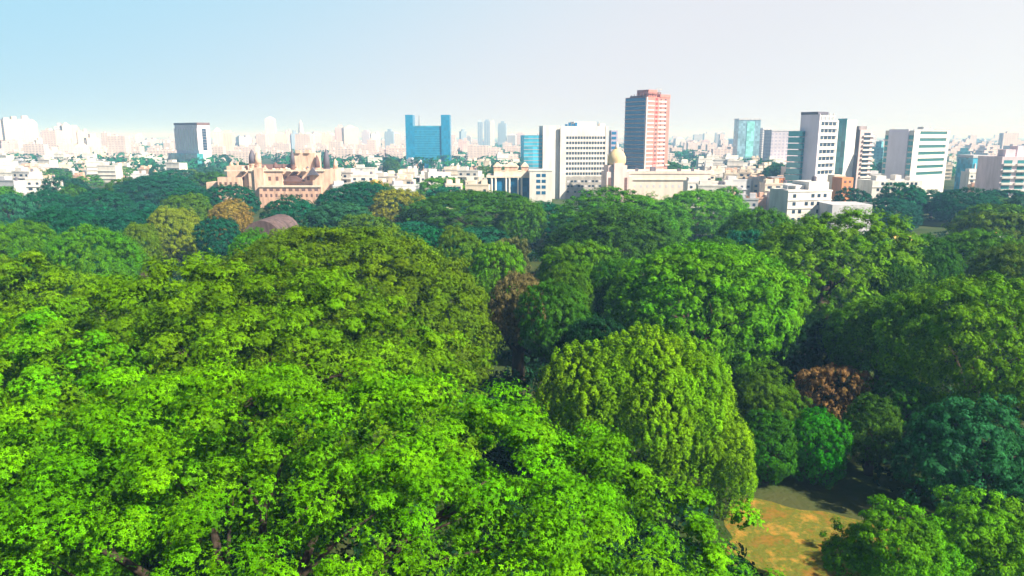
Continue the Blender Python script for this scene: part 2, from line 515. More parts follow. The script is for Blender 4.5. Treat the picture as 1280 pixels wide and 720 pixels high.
FG = "rain trees of the near canopy"
KW = dict(zmin=-0.15, flat=0.8, nleaf=5, inner=0.5, cover=1.35, relief=1.15, lumpy=0.02, bough=2.6, drop=0.26)
near_tree("rain_tree", "huge bright green spreading tree whose dome slopes down to the sunlit clearing", "tree",
          -15, 39, [((0, 0, 11), (29.6, 17, 16.2))], 'lime', 11, 1.25, 190, 0.25, FG, 0.9, gaps=0.12, **KW)
near_tree("rain_tree", "bright green spreading tree with dark gaps showing bare limbs, beside the sloping dome", "tree",
          -47, 58, [((0, 0, 11), (20, 18, 15))], 'lime', 12, 1.35, 140, 0.33, FG, 0.8, gaps=0.14, **KW)
near_tree("rain_tree", "yellow-green flat-topped tree under the small bright tree tip and dark park domes", "tree",
          -66, 86, [((0, 0, 12), (27, 18, 14))], 'bright', 13, 1.5, 110, 0.42, FG, 0.8, gaps=0.08, **KW)
near_tree("rain_tree", "green layered flat-topped tree between the sloping dome and the olive crown", "tree",
          -31, 72, [((0, 0, 12), (27.5, 15, 16.3))], 'bright', 14, 1.45, 130, 0.38, FG, 0.8, gaps=0.10, **KW)
KW.update(zmin=-0.35, gaps=0.0, relief=0.5, bough=2.4, drop=0.05, cover=1.6)
near_tree("rain_tree", "olive spreading tree with brownish tips and steep leafy side before the grey roof", "tree",
          -28, 113, [((0, 0, 11), (24.3, 16.5, 15.8))], 'olive', 15, 1.4, 90, 0.44, FG, 0.8, **KW)
near_tree("mast_tree", "yellow-green tree of upright clumps and drooping sprays beside the sloping dome", "tree",
          13.5, 80, [((1.3, 0, 10.6), (7.2, 8, 8.0)), ((-5.0, 0.5, 10.8), (5.6, 6, 6.0)), ((6.6, 0, 9.5), (5.0, 6, 8.2)), ((11.3, -2, 4.6), (2.5, 4, 5.0))], 'sprig', 16, 0.56, 46, 0.30, None, 0.5,
          zmin=-0.8, hang=True, lumpy=0.12, cover=1.0, droop=0.35, inner=0.4, width=0.5, nleaf=4, gaps=0.1, relief=0.5)

# shared crowns for the park ------------------------------------------------------
CV = {
    'dome': [(crown_mesh("crown", 31 + i, [((0, 0, 0), (17, 17, 11))], 1.5, 62, 0.58, zmin=-0.75, lumpy=0.12, inner=0.2, flat=0.85, cover=1.6, relief=0.9, bough=2.7), (18.6, 18.6, 12.4)) for i in range(3)],
    'round': [(crown_mesh("crown", 41 + i, [((0, 0, 0), (8, 8, 7))], 0.9, 50, 0.40, zmin=-0.8, lumpy=0.13, flat=0.75, inner=0.25, cover=1.6, relief=0.45, bough=1.7), (8.9, 8.9, 7.8)) for i in range(4)],
    'small': [(crown_mesh("crown", 51 + i, [((0, 0, 0), (4, 4, 4))], 0.6, 50, 0.28, zmin=-0.85, lumpy=0.13, flat=0.9, inner=0.3, relief=0.25), (4.5, 4.5, 4.5)) for i in range(2)],
    'bushy': [(crown_mesh("crown", 91 + i, [((0.5, 0, 0.8), (5.6, 5.6, 4.6)), ((4.6, 1.5, -1.2), (3.6, 4, 3.6)), ((-4.8, -1, -1.6), (3.6, 4, 3.2))], 0.75, 60, 0.30, zmin=-0.6, lumpy=0.16, flat=0.75, inner=0.3, cover=1.5, relief=0.8, bough=1.5, drop=0.15), (8.6, 6.6, 6.4)) for i in range(3)],
    'sparse': [(crown_mesh("crown", 61 + i, [((0, 0, 0), (8, 8, 6))], 0.9, 20, 0.5, zmin=-0.5, lumpy=0.18, flat=0.6, cover=0.8, inner=0.5), (8, 8, 6)) for i in range(2)],
    'far': [(crown_mesh("crown", 71 + i, [((0, 0, 0), (10, 10, 7))], 1.9, 26, 1.25, zmin=-0.6, lumpy=0.16, flat=0.6, inner=0.2, nleaf=4), (10, 10, 7)) for i in range(4)],
}
TV = [trunk_mesh("trunk", 81 + i, 1.0, 0.045, 0.35, 5, 0.95) for i in range(3)]
trees = []
trnd = random.Random(5)
def park_tree(x0, x1, ytop, Y, key, kind, label=None, name="broadleaf_tree", group="park trees", deep=1.0, low=None, tall=None):
    xc = (x0 + x1) / 2
    p = at(xc, ytop, Y)
    rx = (x1 - x0) / 2 / F0 * Y / (CP + 0)
    ztop = max(4.0, p.z)
    mesh, R = trnd.choice(CV[kind])
    rz = tall if tall else min(ztop * 0.5, rx * R[2] / R[0] * 1.25)
    rz = max(rz, ztop * 0.36)
    root = empty(name, (p.x, Y, 0))
    c = child("crown", mesh, root, (0, 0, ztop - rz), (rx / R[0], rx / R[0] * deep, rz / R[2]), trnd.uniform(0, 6.28))
    j = [trnd.uniform(0.85, 1.15) for _ in range(3)]
    base = G[key]
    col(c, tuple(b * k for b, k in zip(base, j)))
    child("trunk", trnd.choice(TV), root, (0, 0, 0), (ztop, ztop, ztop * 0.66), trnd.uniform(0, 6.28))
    tag(root, label, "tree", group)
    trees.append((root, xc, Y, key, kind, label, ztop, rx))
    return root

T = park_tree
# right-hand big trees
T(765, 1000, 303, 124, 'green', 'dome', "big green dome of layered foliage directly behind the drooping-spray tree", tall=12)
T(925, 1152, 272, 158, 'green', 'dome', "biggest rounded green tree below the white apartment blocks", tall=13)
T(1040, 1180, 372, 112, 'mid', 'dome', "wide dark green tree between the biggest rounded tree and the rust-tipped one")
T(1120, 1340, 352, 98, 'green', 'dome', "green spreading tree with bright leafy tips above the blue-green tree")
T(1138, 1330, 497, 76, 'bluegreen', 'bushy', "dense blue-green tree above the bright bushy tree by the clearing")
T(1036, 1200, 630, 56, 'green', 'bushy', "bushy bright green tree beside the sunlit clearing")
T(1140, 1320, 620, 60, 'green', 'bushy', "bushy bright green tree just below the blue-green tree", deep=1.1)
T(1003, 1088, 450, 100, 'rust', 'sparse', "rust-brown dry-leaved tree above the small emerald tree", tall=6)
T(985, 1063, 513, 84, 'emerald', 'small', "small rounded emerald-green tree at the edge of the clearing")
T(1060, 1130, 500, 86, 'deep', 'small', "narrow dark conical tree beside the small emerald tree", deep=1)
T(905, 1005, 455, 98, 'mid', 'bushy', "mid-green tree tucked between the drooping-spray tree and the emerald one")
T(925, 1000, 520, 84, 'deep', 'small', "dark shaded tree filling the gap beside the drooping-spray tree")
T(1095, 1165, 470, 95, 'deep', 'round', "dark tree standing in shade between the rust-tipped and blue-green trees")
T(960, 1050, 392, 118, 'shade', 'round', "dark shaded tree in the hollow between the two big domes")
# centre
T(500, 675, 237, 285, 'deep', 'dome', "broad dark green tree in front of the pillared blue building")
T(620, 678, 250, 262, 'mid', 'round', "green tree with yellowish rim beside the white office podium")
T(700, 862, 241, 262, 'mid', 'dome', "broad dark green tree in front of the long cream hall")
T(820, 932, 236, 292, 'green', 'dome', "green rounded tree at the end of the long cream hall")
T(688, 850, 262, 204, 'deep', 'dome', "wide dark crown in front of the cream hall's broad tree")
T(660, 715, 252, 300, 'teal', 'round', "teal-green tree at the foot of the white office block")
T(905, 1005, 262, 212, 'mid', 'dome', "mid-green tree peeping behind the biggest rounded tree")
T(850, 940, 290, 176, 'deep', 'round', "dark tree in the dip behind the layered green dome")
T(665, 782, 302, 150, 'mid', 'round', "green tree with pale lit top behind the dark trees of the hollow")
T(738, 800, 325, 138, 'deep', 'round', "dark green tree leaning on the layered dome")
T(680, 745, 328, 128, 'mid', 'round', "small green tree under the pale-topped one")
T(650, 742, 352, 110, 'deep', 'round', "dark green tree at the edge of the deep shaded hollow")
T(612, 684, 340, 120, 'brown', 'round', "brownish yellow-topped tree beside the olive crown", tall=7)
T(588, 652, 302, 150, 'green', 'round', "light green tree just past the olive crown")
T(610, 662, 291, 166, 'brown', 'sparse', "thin pinkish-brown tree below the broad dark tree", tall=5)
T(545, 602, 284, 172, 'olive', 'round', "olive tree with brown tips peeping over the olive crown")
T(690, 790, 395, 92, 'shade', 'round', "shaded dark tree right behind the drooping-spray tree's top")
# left
T(285, 340, 287, 172, 'mid', 'round', "green tree hiding the foot of the grey arched roof")
T(335, 392, 282, 168, 'olive', 'round', "olive tree peeping between the arched roof and the olive crown")
T(395, 500, 229, 322, 'teal', 'dome', "teal-green dome beside the pink palace's end")
T(432, 492, 226, 350, 'olive', 'round', "yellowish-green tree near the small orange dome")
T(462, 530, 236, 300, 'yellow', 'round', "yellow-green tree between the teal dome and the broad dark tree")
T(330, 402, 246, 272, 'teal', 'round', "teal-green round tree at the foot of the pink palace")
T(378, 470, 252, 250, 'bluegreen', 'round', "grey-green tree behind the olive crown")
T(250, 322, 231, 345, 'teal', 'round', "blue-green tree covering the pink palace's low wing")
T(262, 311, 250, 262, 'orange', 'round', "orange-brown autumnal tree near the grey arched roof", tall=5)
T(245, 300, 272, 225, 'teal', 'round', "dark teal tree under the orange-brown one")
T(180, 247, 254, 238, 'yellow', 'round', "yellow-green tree beside the orange-brown one")
T(205, 262, 238, 300, 'olive', 'round', "olive tall tree behind the yellow-green one")
T(150, 195, 275, 205, 'olive', 'round', "dull olive tree beside the dark dome")
T(58, 168, 285, 166, 'mid', 'dome', "dark green flattened dome beyond the lime canopy")
T(-35, 66, 279, 172, 'mid', 'dome', "dark green dome at the picture's edge beyond the canopy")
T(25, 130, 262, 214, 'teal', 'dome', "teal-green spreading tree behind the two dark domes")
T(115, 190, 262, 232, 'teal', 'round', "teal rounded tree behind the dull olive tree")
T(-22, 24, 320, 118, 'bright', 'small', "small bright green tree tip above the yellow-green canopy")
T(90, 160, 238, 330, 'teal', 'dome', "blue-teal tree standing below the white low-rise row")
T(150, 250, 219, 400, 'teal', 'dome', "wide blue-teal tree standing below the shade-tinted windowed block")
T(20, 95, 240, 330, 'teal', 'dome', "blue-teal tree at the near end of the white low-rise row")
# right far
T(1088, 1150, 246, 330, 'teal', 'round', "blue-teal tree behind the white plain-walled block")
T(1138, 1196, 238, 372, 'teal', 'round', "blue-teal round tree below the ribbon-windowed tower")
T(1170, 1246, 238, 350, 'teal', 'dome', "largest blue-teal tree below the balconied flats")
T(1225, 1290, 252, 330, 'teal', 'round', "blue-teal tree beside the little red roofs")
T(1110, 1200, 297, 160, 'deep', 'dome', "dark green tree just past the biggest rounded tree")
T(1165, 1295, 290, 176, 'mid', 'dome', "wide blue-green tree in front of the red-roofed sheds")
T(1225, 1330, 306, 152, 'olive', 'dome', "dull olive tree with brownish top at the picture's edge")
T(1095, 1160, 330, 140, 'deep', 'dome', "dark tree in the shaded dip beside the biggest rounded tree")
T(1080, 1120, 285, 230, 'teal', 'round', "teal tree behind the biggest rounded tree's shoulder")

# ------------------------------------------------------------------ setting
g = MB(); S = 13000
g.v += [(-S, -600, 0), (S, -600, 0), (S, 2 * S - 2000, 0), (-S, 2 * S - 2000, 0)]; g.f += [(0, 1, 2, 3)]
tag(g.build("ground", M['ground']), kind="structure")
def blob_sheet(name, cx, cy, rx, ry, z, mat, seed, rot=0.0):
    r = random.Random(seed); m = MB(); n = 48
    ph = [r.uniform(0, 6.28) for _ in range(4)]
    m.v.append((cx, cy, z))
    for k in range(n):
        a = 2 * math.pi * k / n
        q = 1 + 0.12 * math.sin(3 * a + ph[0]) + 0.08 * math.sin(5 * a + ph[1]) + 0.05 * math.sin(9 * a + ph[2])
        x, y = rx * q * math.cos(a), ry * q * math.sin(a)
        m.v.append((cx + x * math.cos(rot) - y * math.sin(rot), cy + x * math.sin(rot) + y * math.cos(rot), z))
    for k in range(n): m.f.append((0, 1 + k, 1 + (k + 1) % n))
    return tag(m.build(name, mat), kind="structure")
c = on_ground(1022, 662)
blob_sheet("dirt_clearing_ground", c.x - 1.5, c.y - 4, 10.5, 9.5, 0.02, M['dirt'], 3, -0.15)
c = on_ground(350, 528)
blob_sheet("bare_earth_ground", c.x, c.y, 9, 9, 0.02, M['dirt'], 9)

# ------------------------------------------------------------------ landmark buildings
class B:
    """frame of a building: origin at its nearest corner, +x along the front, +y along the side that goes away"""
    def __init__(s, name, label, cat, xl, xc, xr, ytop, Y, th=0.0, depth=None, group=None, yref=None):
        th = math.radians(th)
        yr = yref or (ytop + 245) / 2
        kl, kc, kr = kx(xl, yr), kx(xc, yr), kx(xr, yr)
        Cx = kc * Y
        s.w = (kr * Y - Cx) / (math.cos(th) - kr * math.sin(th))
        if xl < xc - 0.01:
            s.d = (Cx - kl * Y) / (math.sin(th) + kl * math.cos(th))
            if s.d < 0 or s.d > 400: s.d = depth or 20
            if depth: s.d = depth
        else: s.d = depth or 20
        s.h = at(xc, ytop, Y).z
        s.root = tag(empty(name, (Cx, Y, 0), th), label, cat, group)
        s.Y = Y
    def z(s, py): return at(640, py, s.Y).z
    def part(s, name, mat, mb, smooth=False): return mb.build(name, mat, s.root, smooth=smooth)

LAND = []
# white office block with eight dark window rows
b = B("office_building", "white office block with eight dark window rows and a cyan glass wing", "building", 680, 700, 759, 160, 500, 6, depth=22)
LAND.append((720, "white office block"))
w, d, h = b.w, b.d, b.h
core = MB().box(0.4, w - 0.4, 0.45, d, 0, h)
zt, zb = b.z(170.5), b.z(222)
rows = 8; st = (zt - zb) / rows
core.box(0, w, 0, 0.45, zt + 1.0, h + 1.2)
for i in range(rows + 1):
    z = zt - i * st
    core.box(0, w, 0, 0.45, z - st * 0.5 + 0.75 if i < rows else 0, z + 1.0 if i == 0 else z + 0.75) if i == rows else core.box(0, w, 0, 0.45, z - st + 0.75 + 2.05, z - 0) if False else None
for i in range(rows):           # spandrels under each window row
    z1 = zt - i * st
    core.box(0, w, 0, 0.45, z1 - st, z1 - st + st * 0.48)
core.box(0, w, 0, 0.45, 0, zb - st * 0 - 0.001)
core.box(0, w, 0, 0.45, zt - 0.02, zt + 1.0)
core.box(0, 4.0, -0.25, 0.45, 0, h + 1.2); core.box(w - 1.6, w, -0.25, 0.45, 0, h + 1.2)
for k in range(1, 14):
    x = 4.0 + (w - 5.6) * k / 14
    core.box(x - 0.2, x + 0.2, 0.1, 0.46, zb, zt)
b.part("wall", M['white'], core)
for i in range(rows):
    z1 = zt - i * st
    window(b.root, M['glass_dark'], 4.0, w - 1.6, 0.3, 0.44, z1 - st + st * 0.48, z1 - 0.02, "ribbon_window")
for r_, py in enumerate((228, 234, 241)):
    for k in range(10):
        x = 5 + (w - 8) * k / 10
        z = b.z(py)
        window(b.root, M['glass_dark'] if (k + r_) % 3 else M['pale'], x, x + 1.7, -0.05, 0.2, z, z + 1.3)
pt = MB().box(w * 0.3, w * 0.78, 4, d - 3, h, h + 4.2).box(w * 0.86, w * 0.97, 5, 12, h, h + 3)
b.part("penthouse", M['white'], pt)
p = MB()
for k in range(4): p.box(w * 0.12 + k * 2.2, w * 0.12 + k * 2.2 + 1.5, 3, 5, h, h + 2.6 + (k % 2))
b.part("rooftop_plant", M['glass_blue'], p)
tw = MB().box(-11.5, -0.02, 2.0, d - 2, 0, h + 1.5)
b.part("side_tower", M['white'], tw)
gl = MB().box(-24, -11.55, 4, d + 2, 14, b.z(169))
b.part("glass_wing", M['glass_cyan'], gl)
for i in range(11):
    z = 16 + i * (b.z(169) - 16) / 11
    window(b.root, M['metal'], -24.1, -11.5, 3.85, 3.99, z, z + 0.4, "mullion")

# low white podium beside it
b = B("podium_building", "low white building with a column of blue windows, at the white office's foot", "building", 662, 662, 690, 214, 462, 0, depth=16)
b.part("wall", M['white'], MB().box(0, b.w, 0.0, b.d, 0, b.h).box(-0.3, b.w + 0.3, -0.3, b.d, b.h, b.h + 0.8))
for k in range(4):
    z = b.h - 3.6 - k * 3.6
    window(b.root, M['glass_blue'], b.w * 0.30, b.w * 0.48, -0.12, 0.1, z, z + 2.0)
    window(b.root, M['glass_blue'], b.w * 0.54, b.w * 0.72, -0.12, 0.1, z, z + 2.0)

# tall tower
b = B("office_tower", "tallest tower, blue glass side and pink front with a red window column", "tower", 780, 807, 835, 121, 620, 38)
LAND.append((808, "tallest tower"))
w, d, h = b.w, b.d, b.h
zb = b.z(213)
core = MB().box(0, w, 0, d, 0, h)
core.box(w * 0.12, w * 0.5, 2, d * .6, h, h + 6).box(w * 0.55, w, -0.4, 8, h, h + 2.5)
b.part("wall", wall_mat("tower_pink", (0.58, 0.24, 0.20)), core)
n = 17; st = (h - zb) / n
for i in range(n):
    z = zb + i * st
    window(b.root, M['glass_blue'], -0.35, 0.1, 1.0, d - 0.6, z + 0.5, z + st - 0.5, "glass_band")
fins = MB()
for i in range(n): fins.box(-0.6, 0.0, 0.4, d, zb + i * st - 0.28, zb + i * st + 0.28).box(0.3, w * .31, -0.35, 0.0, zb + i * st - 0.5, zb + i * st + 0.7).box(w * .51, w * .85, -0.18, 0.0, zb + i * st - 0.6, zb + i * st + 0.9)
fins.box(-0.9, 0.3, -0.3, 1.2, 0, h)
b.part("floor_slab_trim", wall_mat("slab_pink", (0.80, 0.66, 0.64)), fins)
rc = MB().box(w * 0.32, w * 0.50, -0.5, 0.1, zb, zb + 5).box(w * 0.34, w * 0.48, -0.25, 0.1, zb + 5, h - 1)
b.part("red_cladding_strip", wall_mat("rose_panel", (0.72, 0.32, 0.30)), rc)
for i in range(n - 1):
    z = zb + (i + 1) * st
    window(b.root, M['red'] if i > 9 or i < 2 else M['brown'], w * 0.36, w * 0.46, -0.45, 0, z + 0.9, z + st - 0.7)
    window(b.root, M['brown'], w * 0.58, w * 0.64, -0.2, 0.1, z + 1.0, z + st - 0.9)
    window(b.root, M['glass_dark'], w * 0.78, w * 0.84, -0.2, 0.1, z + 1.2, z + st - 1.1)
    child("balcony", MB().box(w * 0.86, w + 1.4, -1.2, 2.0, z, z + 1.0).mesh("balcony", M['cream']) if i == 0 else _bal, b.root, (0, 0, 0 if i == 0 else (i * st)))
    if i == 0: _bal = b.root.children[-1].data
roofm = MB()
for k in range(7):
    roofm.box(0.5 + k * w * 0.07, 0.8 + k * w * 0.07, 0.3, 0.7, h, h + 3.5 - k * 0.2)
roofm.box(0.3, w * 0.5, 0.2, 0.8, h + 3.0, h + 3.6).box(0.2, 0.6, 2, d * .8, h, h + 1.2)
for k in range(6): roofm.box(0.2, 0.7, 2 + k * d * .13, 2.5 + k * d * .13, h, h + 4.5 - 0.5 * k)
roofm.box(w * .6, w * .95, 9, 14, h, h + 5)
b.part("roof_screen", M['brown'], roofm)
ms = MB().tube([(w * 0.62, 3, h), (w * 0.62, 3, b.z(109))], [0.5, 0.25], 6).box(w * 0.62 - 4, w * 0.62 + 3.5, 2.8, 3.2, b.z(111), b.z(109.6))
b.part("mast", M['metal'], ms)

# slim purple slab and the pale tower with a yellow disc
b = B("slab_building", "slim purple-blue slab behind the yellow-domed pink tower", "building", 763, 763, 771, 163, 560, 0, depth=12)
b.part("wall", M['lilac'], MB().box(0, b.w, 0, b.d, 0, b.h))
for i in range(9):
    z = b.h - 3 - i * 3.6
    window(b.root, M['glass_blue'], 0.4, b.w * 0.8, -0.1, 0.1, z, z + 2)
b = B("clock_tower", "pink tower with a round yellow dome, between the white office and tallest tower", "tower", 755, 759, 787, 215, 475, 8, depth=15)
LAND.append((770, "yellow-domed tower"))
w, d, h = b.w, b.d, b.h
m = MB().box(0, w, 1.5, d, 0, h).box(w * 0.3, w * 0.72, 0, d * 0.8, 0, b.z(204))
m.box(w * 0.08, w * 0.92, 2.5, d - 1, h, b.z(207))
b.part("wall", wall_mat("clock_pink", (0.78, 0.62, 0.60)), m)
zc = b.z(207)
b.part("dome", M['cream'] if 0 else wall_mat("straw_paint", (0.80, 0.62, 0.34)), MB().lathe(w * 0.52, d * 0.45, [(5.0, zc), (6.0, zc + 2), (5.9, zc + 5), (4.6, zc + 8), (2.2, zc + 10), (0.2, zc + 11)], 20), True)
b.part("spire", M['cream'], MB().lathe(w * 0.52, d * 0.45, [(1.6, zc + 10), (1.2, zc + 12), (0.5, zc + 14), (0.1, zc + 15)], 10), True)
for r_ in range(6):
    for x in (0.08, 0.80):
        z = 4 + r_ * (h - 8) / 6
        window(b.root, M['brown'], w * x, w * (x + .12), 1.3, 1.6, z, z + 2.2)

# long cream hall
b = B("hall_building", "long low cream hall with a blank parapet wall, below the tallest tower", "building", 785, 786, 888, 215, 480, 0, depth=40)
w, d, h = b.w, b.d, b.h
b.part("wall", wall_mat("hall_cream", (0.80, 0.68, 0.60), dirt=0.08), MB().box(0, w, 0, d, 0, h).box(-0.4, w + 0.4, -0.4, 0.6, h - 1.2, h + 0.5).box(w * 0.0, w * 0.04, -1.2, 0, 0, h - 3))
b.part("cornice", M['cream'], MB().box(-0.5, w + 0.5, -0.7, 0.0, h - 5.2, h - 4.6))
for k in range(12):
    x = w * (0.06 + 0.078 * k)
    window(b.root, M['pale'], x, x + 1.5, -0.08, 0.1, h - 10, h - 8.2)
b.part("rooftop_plant", M['slate'], MB().box(w * .1, w * .13, 6, 9, h, h + 2.2).box(w * .3, w * .36, 10, 14, h, h + 2.8).box(w * .62, w * .66, 6, 9, h, h + 1.8).box(w * .8, w * .83, 8, 10, h, h + 2.4))

# pillared blue building with rooftop pavilions
b = B("pillared_building", "blue glass building with paired white pillars under a pink pavilion roof", "building", 612, 612, 666, 216, 470, 0, depth=26)
LAND.append((636, "pillared blue building"))
w, d, h = b.w, b.d, b.h
b.part("glass_wall", M['glass_blue'], MB().box(0, w, 0.6, d, 0, h - 3))
b.part("roof_slab", M['cream'], MB().box(-2, w + 1.5, -1.2, d, h - 3, h - 1.8).box(w * .1, w * .95, 1, d - 1, h - 1.8, h + 0.6))
for x in (0.05, 0.14, 0.38, 0.46, 0.66, 0.74):
    child("pillar", MB().lathe(0, 0, [(0.7, 0), (0.6, 1), (0.6, h - 3.6), (0.9, h - 3)], 10).mesh("pillar", M['white']), b.root, (w * x, -0.4, 0))
pv = MB()
for x, s_ in ((0.18, 2.4), (0.5, 4.2), (0.82, 2.2)):
    pv.box(w * x - s_, w * x + s_, 4, 4 + 2 * s_, h + 0.6, h + 3.6)
b.part("pavilion", M['pink'], pv)
pv = MB()
for x, s_ in ((0.18, 2.9), (0.5, 5.0), (0.82, 2.7)):
    pv.pyramid(w * x - s_, w * x + s_, 3.5, 4.5 + 2 * s_, h + 3.6, h + 6.5, 0.15)
b.part("pavilion_roof", M['sand'], pv)

# blue twin-pylon block
b = B("twin_pylon_building", "blue glass block with two taller end pylons, alone on the skyline", "building", 508, 508, 563, 158.5, 1000, 0, depth=22)
LAND.append((535, "twin-pylon block"))
w, d, h = b.w, b.d, b.h
hp = b.z(143.5)
twb = glass_mat("twin_blue", (0.0, 0.22, 0.42), 0.25, 0.15)
b.part("glass_block", twb, MB().box(w * .17, w * .8, 1.5, d - 2, 0, h))
for x0, x1 in ((0, .168), (.802, 1.0)):
    child("pylon", MB().box(w * x0, w * x1, 0, d, 0, hp).mesh("pylon", twb), b.root)
b.part("roof_rim", M['glass_cyan'], MB().box(w * .17, w * .8, 1.2, 2.2, h, h + 1.5))
b.part("mast", M['metal'], MB().tube([(w * .30, 8, h), (w * .30, 8, b.z(144))], [1.6, 0.6], 6))
for i in range(14):
    z = 8 + i * (h - 10) / 14
    window(b.root, M['glass_cyan'], w * .19, w * .78, 1.3, 1.45, z, z + 0.5, "mullion")

# windowed block with a shade-tinted face
b = B("windowed_block_building", "block of tall window columns, its face tinted for shade, with a flat dark cap", "building", 222, 250, 265, 156, 900, 52, depth=None)
LAND.append((243, "shade-tinted windowed block"))
w, d, h = b.w, b.d, b.h
m = MB().box(0, w, 0, d, 0, h)
for k in range(10): m.box(-0.7, 0, d * k / 9 - 0.7 + 0.7 * (k == 0), d * k / 9 + 0.7, b.z(188), h - 4)
b.part("wall", wall_mat("block_shade_lilac", (0.84, 0.74, 0.78)), m)  # pale lilac of the shaded face put into the wall colour
for k in range(9):
    window(b.root, M['white'], -0.35, 0.05, d * k / 9 + 1, d * (k + 1) / 9 - 1, b.z(188), h - 5, "window_column")  # columns coloured white to brighten the shaded face
b.part("roof_cap", M['brown'], MB().box(-.6, w + .5, -.6, d + .5, h, h + 2.6))
b.part("base_podium", M['glass_teal'], MB().box(-6, 2, -5, d + 4, 0, b.z(192)))
for i in range(8):
    z = b.z(188) + i * (h - b.z(188) - 4) / 8
    window(b.root, M['glass_dark'], w * .35, w * .7, -0.2, 0.1, z, z + 3)

# teal glass tower
b = B("glass_tower", "pale teal glass tower with one bright vertical stripe", "tower", 920, 921, 948, 150, 1050, 0, depth=22)
LAND.append((934, "pale teal glass tower"))
w, d, h = b.w, b.d, b.h
b.part("glass_wall", glass_mat("tower_teal", (0.22, 0.38, 0.48)), MB().box(0, w, 0, d, 0, h))
b.part("bright_stripe", glass_mat("stripe_teal", (0.25, 0.66, 0.66)), MB().box(w * .38, w * .72, -0.5, 0, 12, h - 2))
b.part("roof_cap", M['pale'], MB().box(-0.4, w + 0.4, -0.6, d, h, h + 2))
b = B("slab_building", "narrow pale slab just past the pale teal glass tower", "building", 950, 951, 961, 160, 1150, 0, depth=18)
b.part("wall", FAR['white'], MB().box(0, b.w, 0, b.d, 0, b.h))
b = B("office_building", "grey-lilac office block behind the bladed white tower", "building", 960, 962, 1000, 164, 800, 0, depth=24)
b.part("wall", FAR['lilac'], MB().box(0, b.w, 0, b.d, 0, b.h))
b.part("roof_cap", M['pale'], MB().box(-.4, b.w + .4, -.4, b.d, b.h, b.h + 1.5))
b.part("podium", FAR['pink'], MB().box(-1, b.w * .8, -8, -0.05, 0, b.z(200)))

# bladed white tower
b = B("bladed_tower", "white tower with a blank shade-tinted end wall, dark window rows and teal blade", "tower", 998, 1021, 1045, 142, 470, 36)
LAND.append((1030, "bladed white tower"))
w, d, h = b.w, b.d, b.h
m = MB().box(0, w, 0.4, d, 0, h - 4)
n = 8; zb = b.z(222); zt = b.z(152); st = (zt - zb) / n
m.box(0, 2.2, 0, 0.4, 0, h - 4); m.box(w - 1.5, w, 0, 0.4, 0, h - 4); m.box(2.2, w - 1.5, 0, 0.4, zt, h - 4); m.box(2.2, w - 1.5, 0, 0.4, 0, zb)
for i in range(n): m.box(2.2, w - 1.5, -0.2, 0.4, zb + i * st, zb + i * st + st * 0.45)
b.part("wall", M['white'], m)
b.part("end_wall", wall_mat("end_shade_tint", (0.82, 0.76, 0.86), dirt=.05), MB().box(-0.5, -0.01, -0.3, d, 0, h))  # lavender shade on the white tower's end put into the paint colour
b.part("roof_crown", M['slate'], MB().box(-0.7, w * .5, 1, d, h - 0.5, h + 1.2))
lat = MB()
for k in range(5): lat.box(w * .2 * k + 0.5, w * .2 * k + 0.9, 1.5, 1.9, h - 4, h + 0.5)
lat.box(0.5, w * .9, 1.5, 1.8, h - 1.5, h - 1.0)
b.part("roof_lattice", M['white'], lat)
for i in range(n):
    z = zb + i * st + st * .45
    for k in range(4):
        x = 2.4 + (w - 4.1) * k / 4
        window(b.root, M['glass_dark'], x, x + (w - 4.1) / 4 - 0.8, 0.25, 0.42, z + 0.1, z + st * .5)
for i in range(9):
    z = 10 + i * (h - 20) / 9
    window(b.root, M['glass_teal'], -3.5, -0.55, d - 4, d + 6, z, z + 3.4, "glass_bay")
# blades behind
b = B("blade_building", "teal and white blade-shaped block leaning beside the bladed tower", "building", 1044, 1055, 1067, 150, 500, 30)
w, d, h = b.w, b.d, b.h
b.part("glass_side", M['glass_teal'], MB().box(-0.4, -0.01, 0, d, 0, h + 1))
b.part("wall", M['white'], MB().box(0, w, 0, d, 0, h))
b = B("balcony_building", "narrow brown and cream block with stacked balconies", "building", 1066, 1072, 1088, 162, 540, 20, depth=16)
w, d, h = b.w, b.d, b.h
b.part("wall", wall_mat("balcony_cream", (0.66, 0.52, 0.52)), MB().box(0, w, 0, d, 0, h))
b.part("stair_side", M['grey'], MB().box(-0.4, -0.01, 0, d, 0, h).box(w * .2, w * .8, 4, 8, h, h + 2.5))
bm_ = MB().box(w * .2, w + .8, -1.3, 0, 0, 1.1).mesh("balcony", M['white'])
for i in range(10):
    z = 12 + i * (h - 14) / 10
    child("balcony", bm_, b.root, (0, 0, z))
    window(b.root, M['glass_dark'], w * .3, w * .8, -0.1, 0.05, z + 1.2, z + 3)

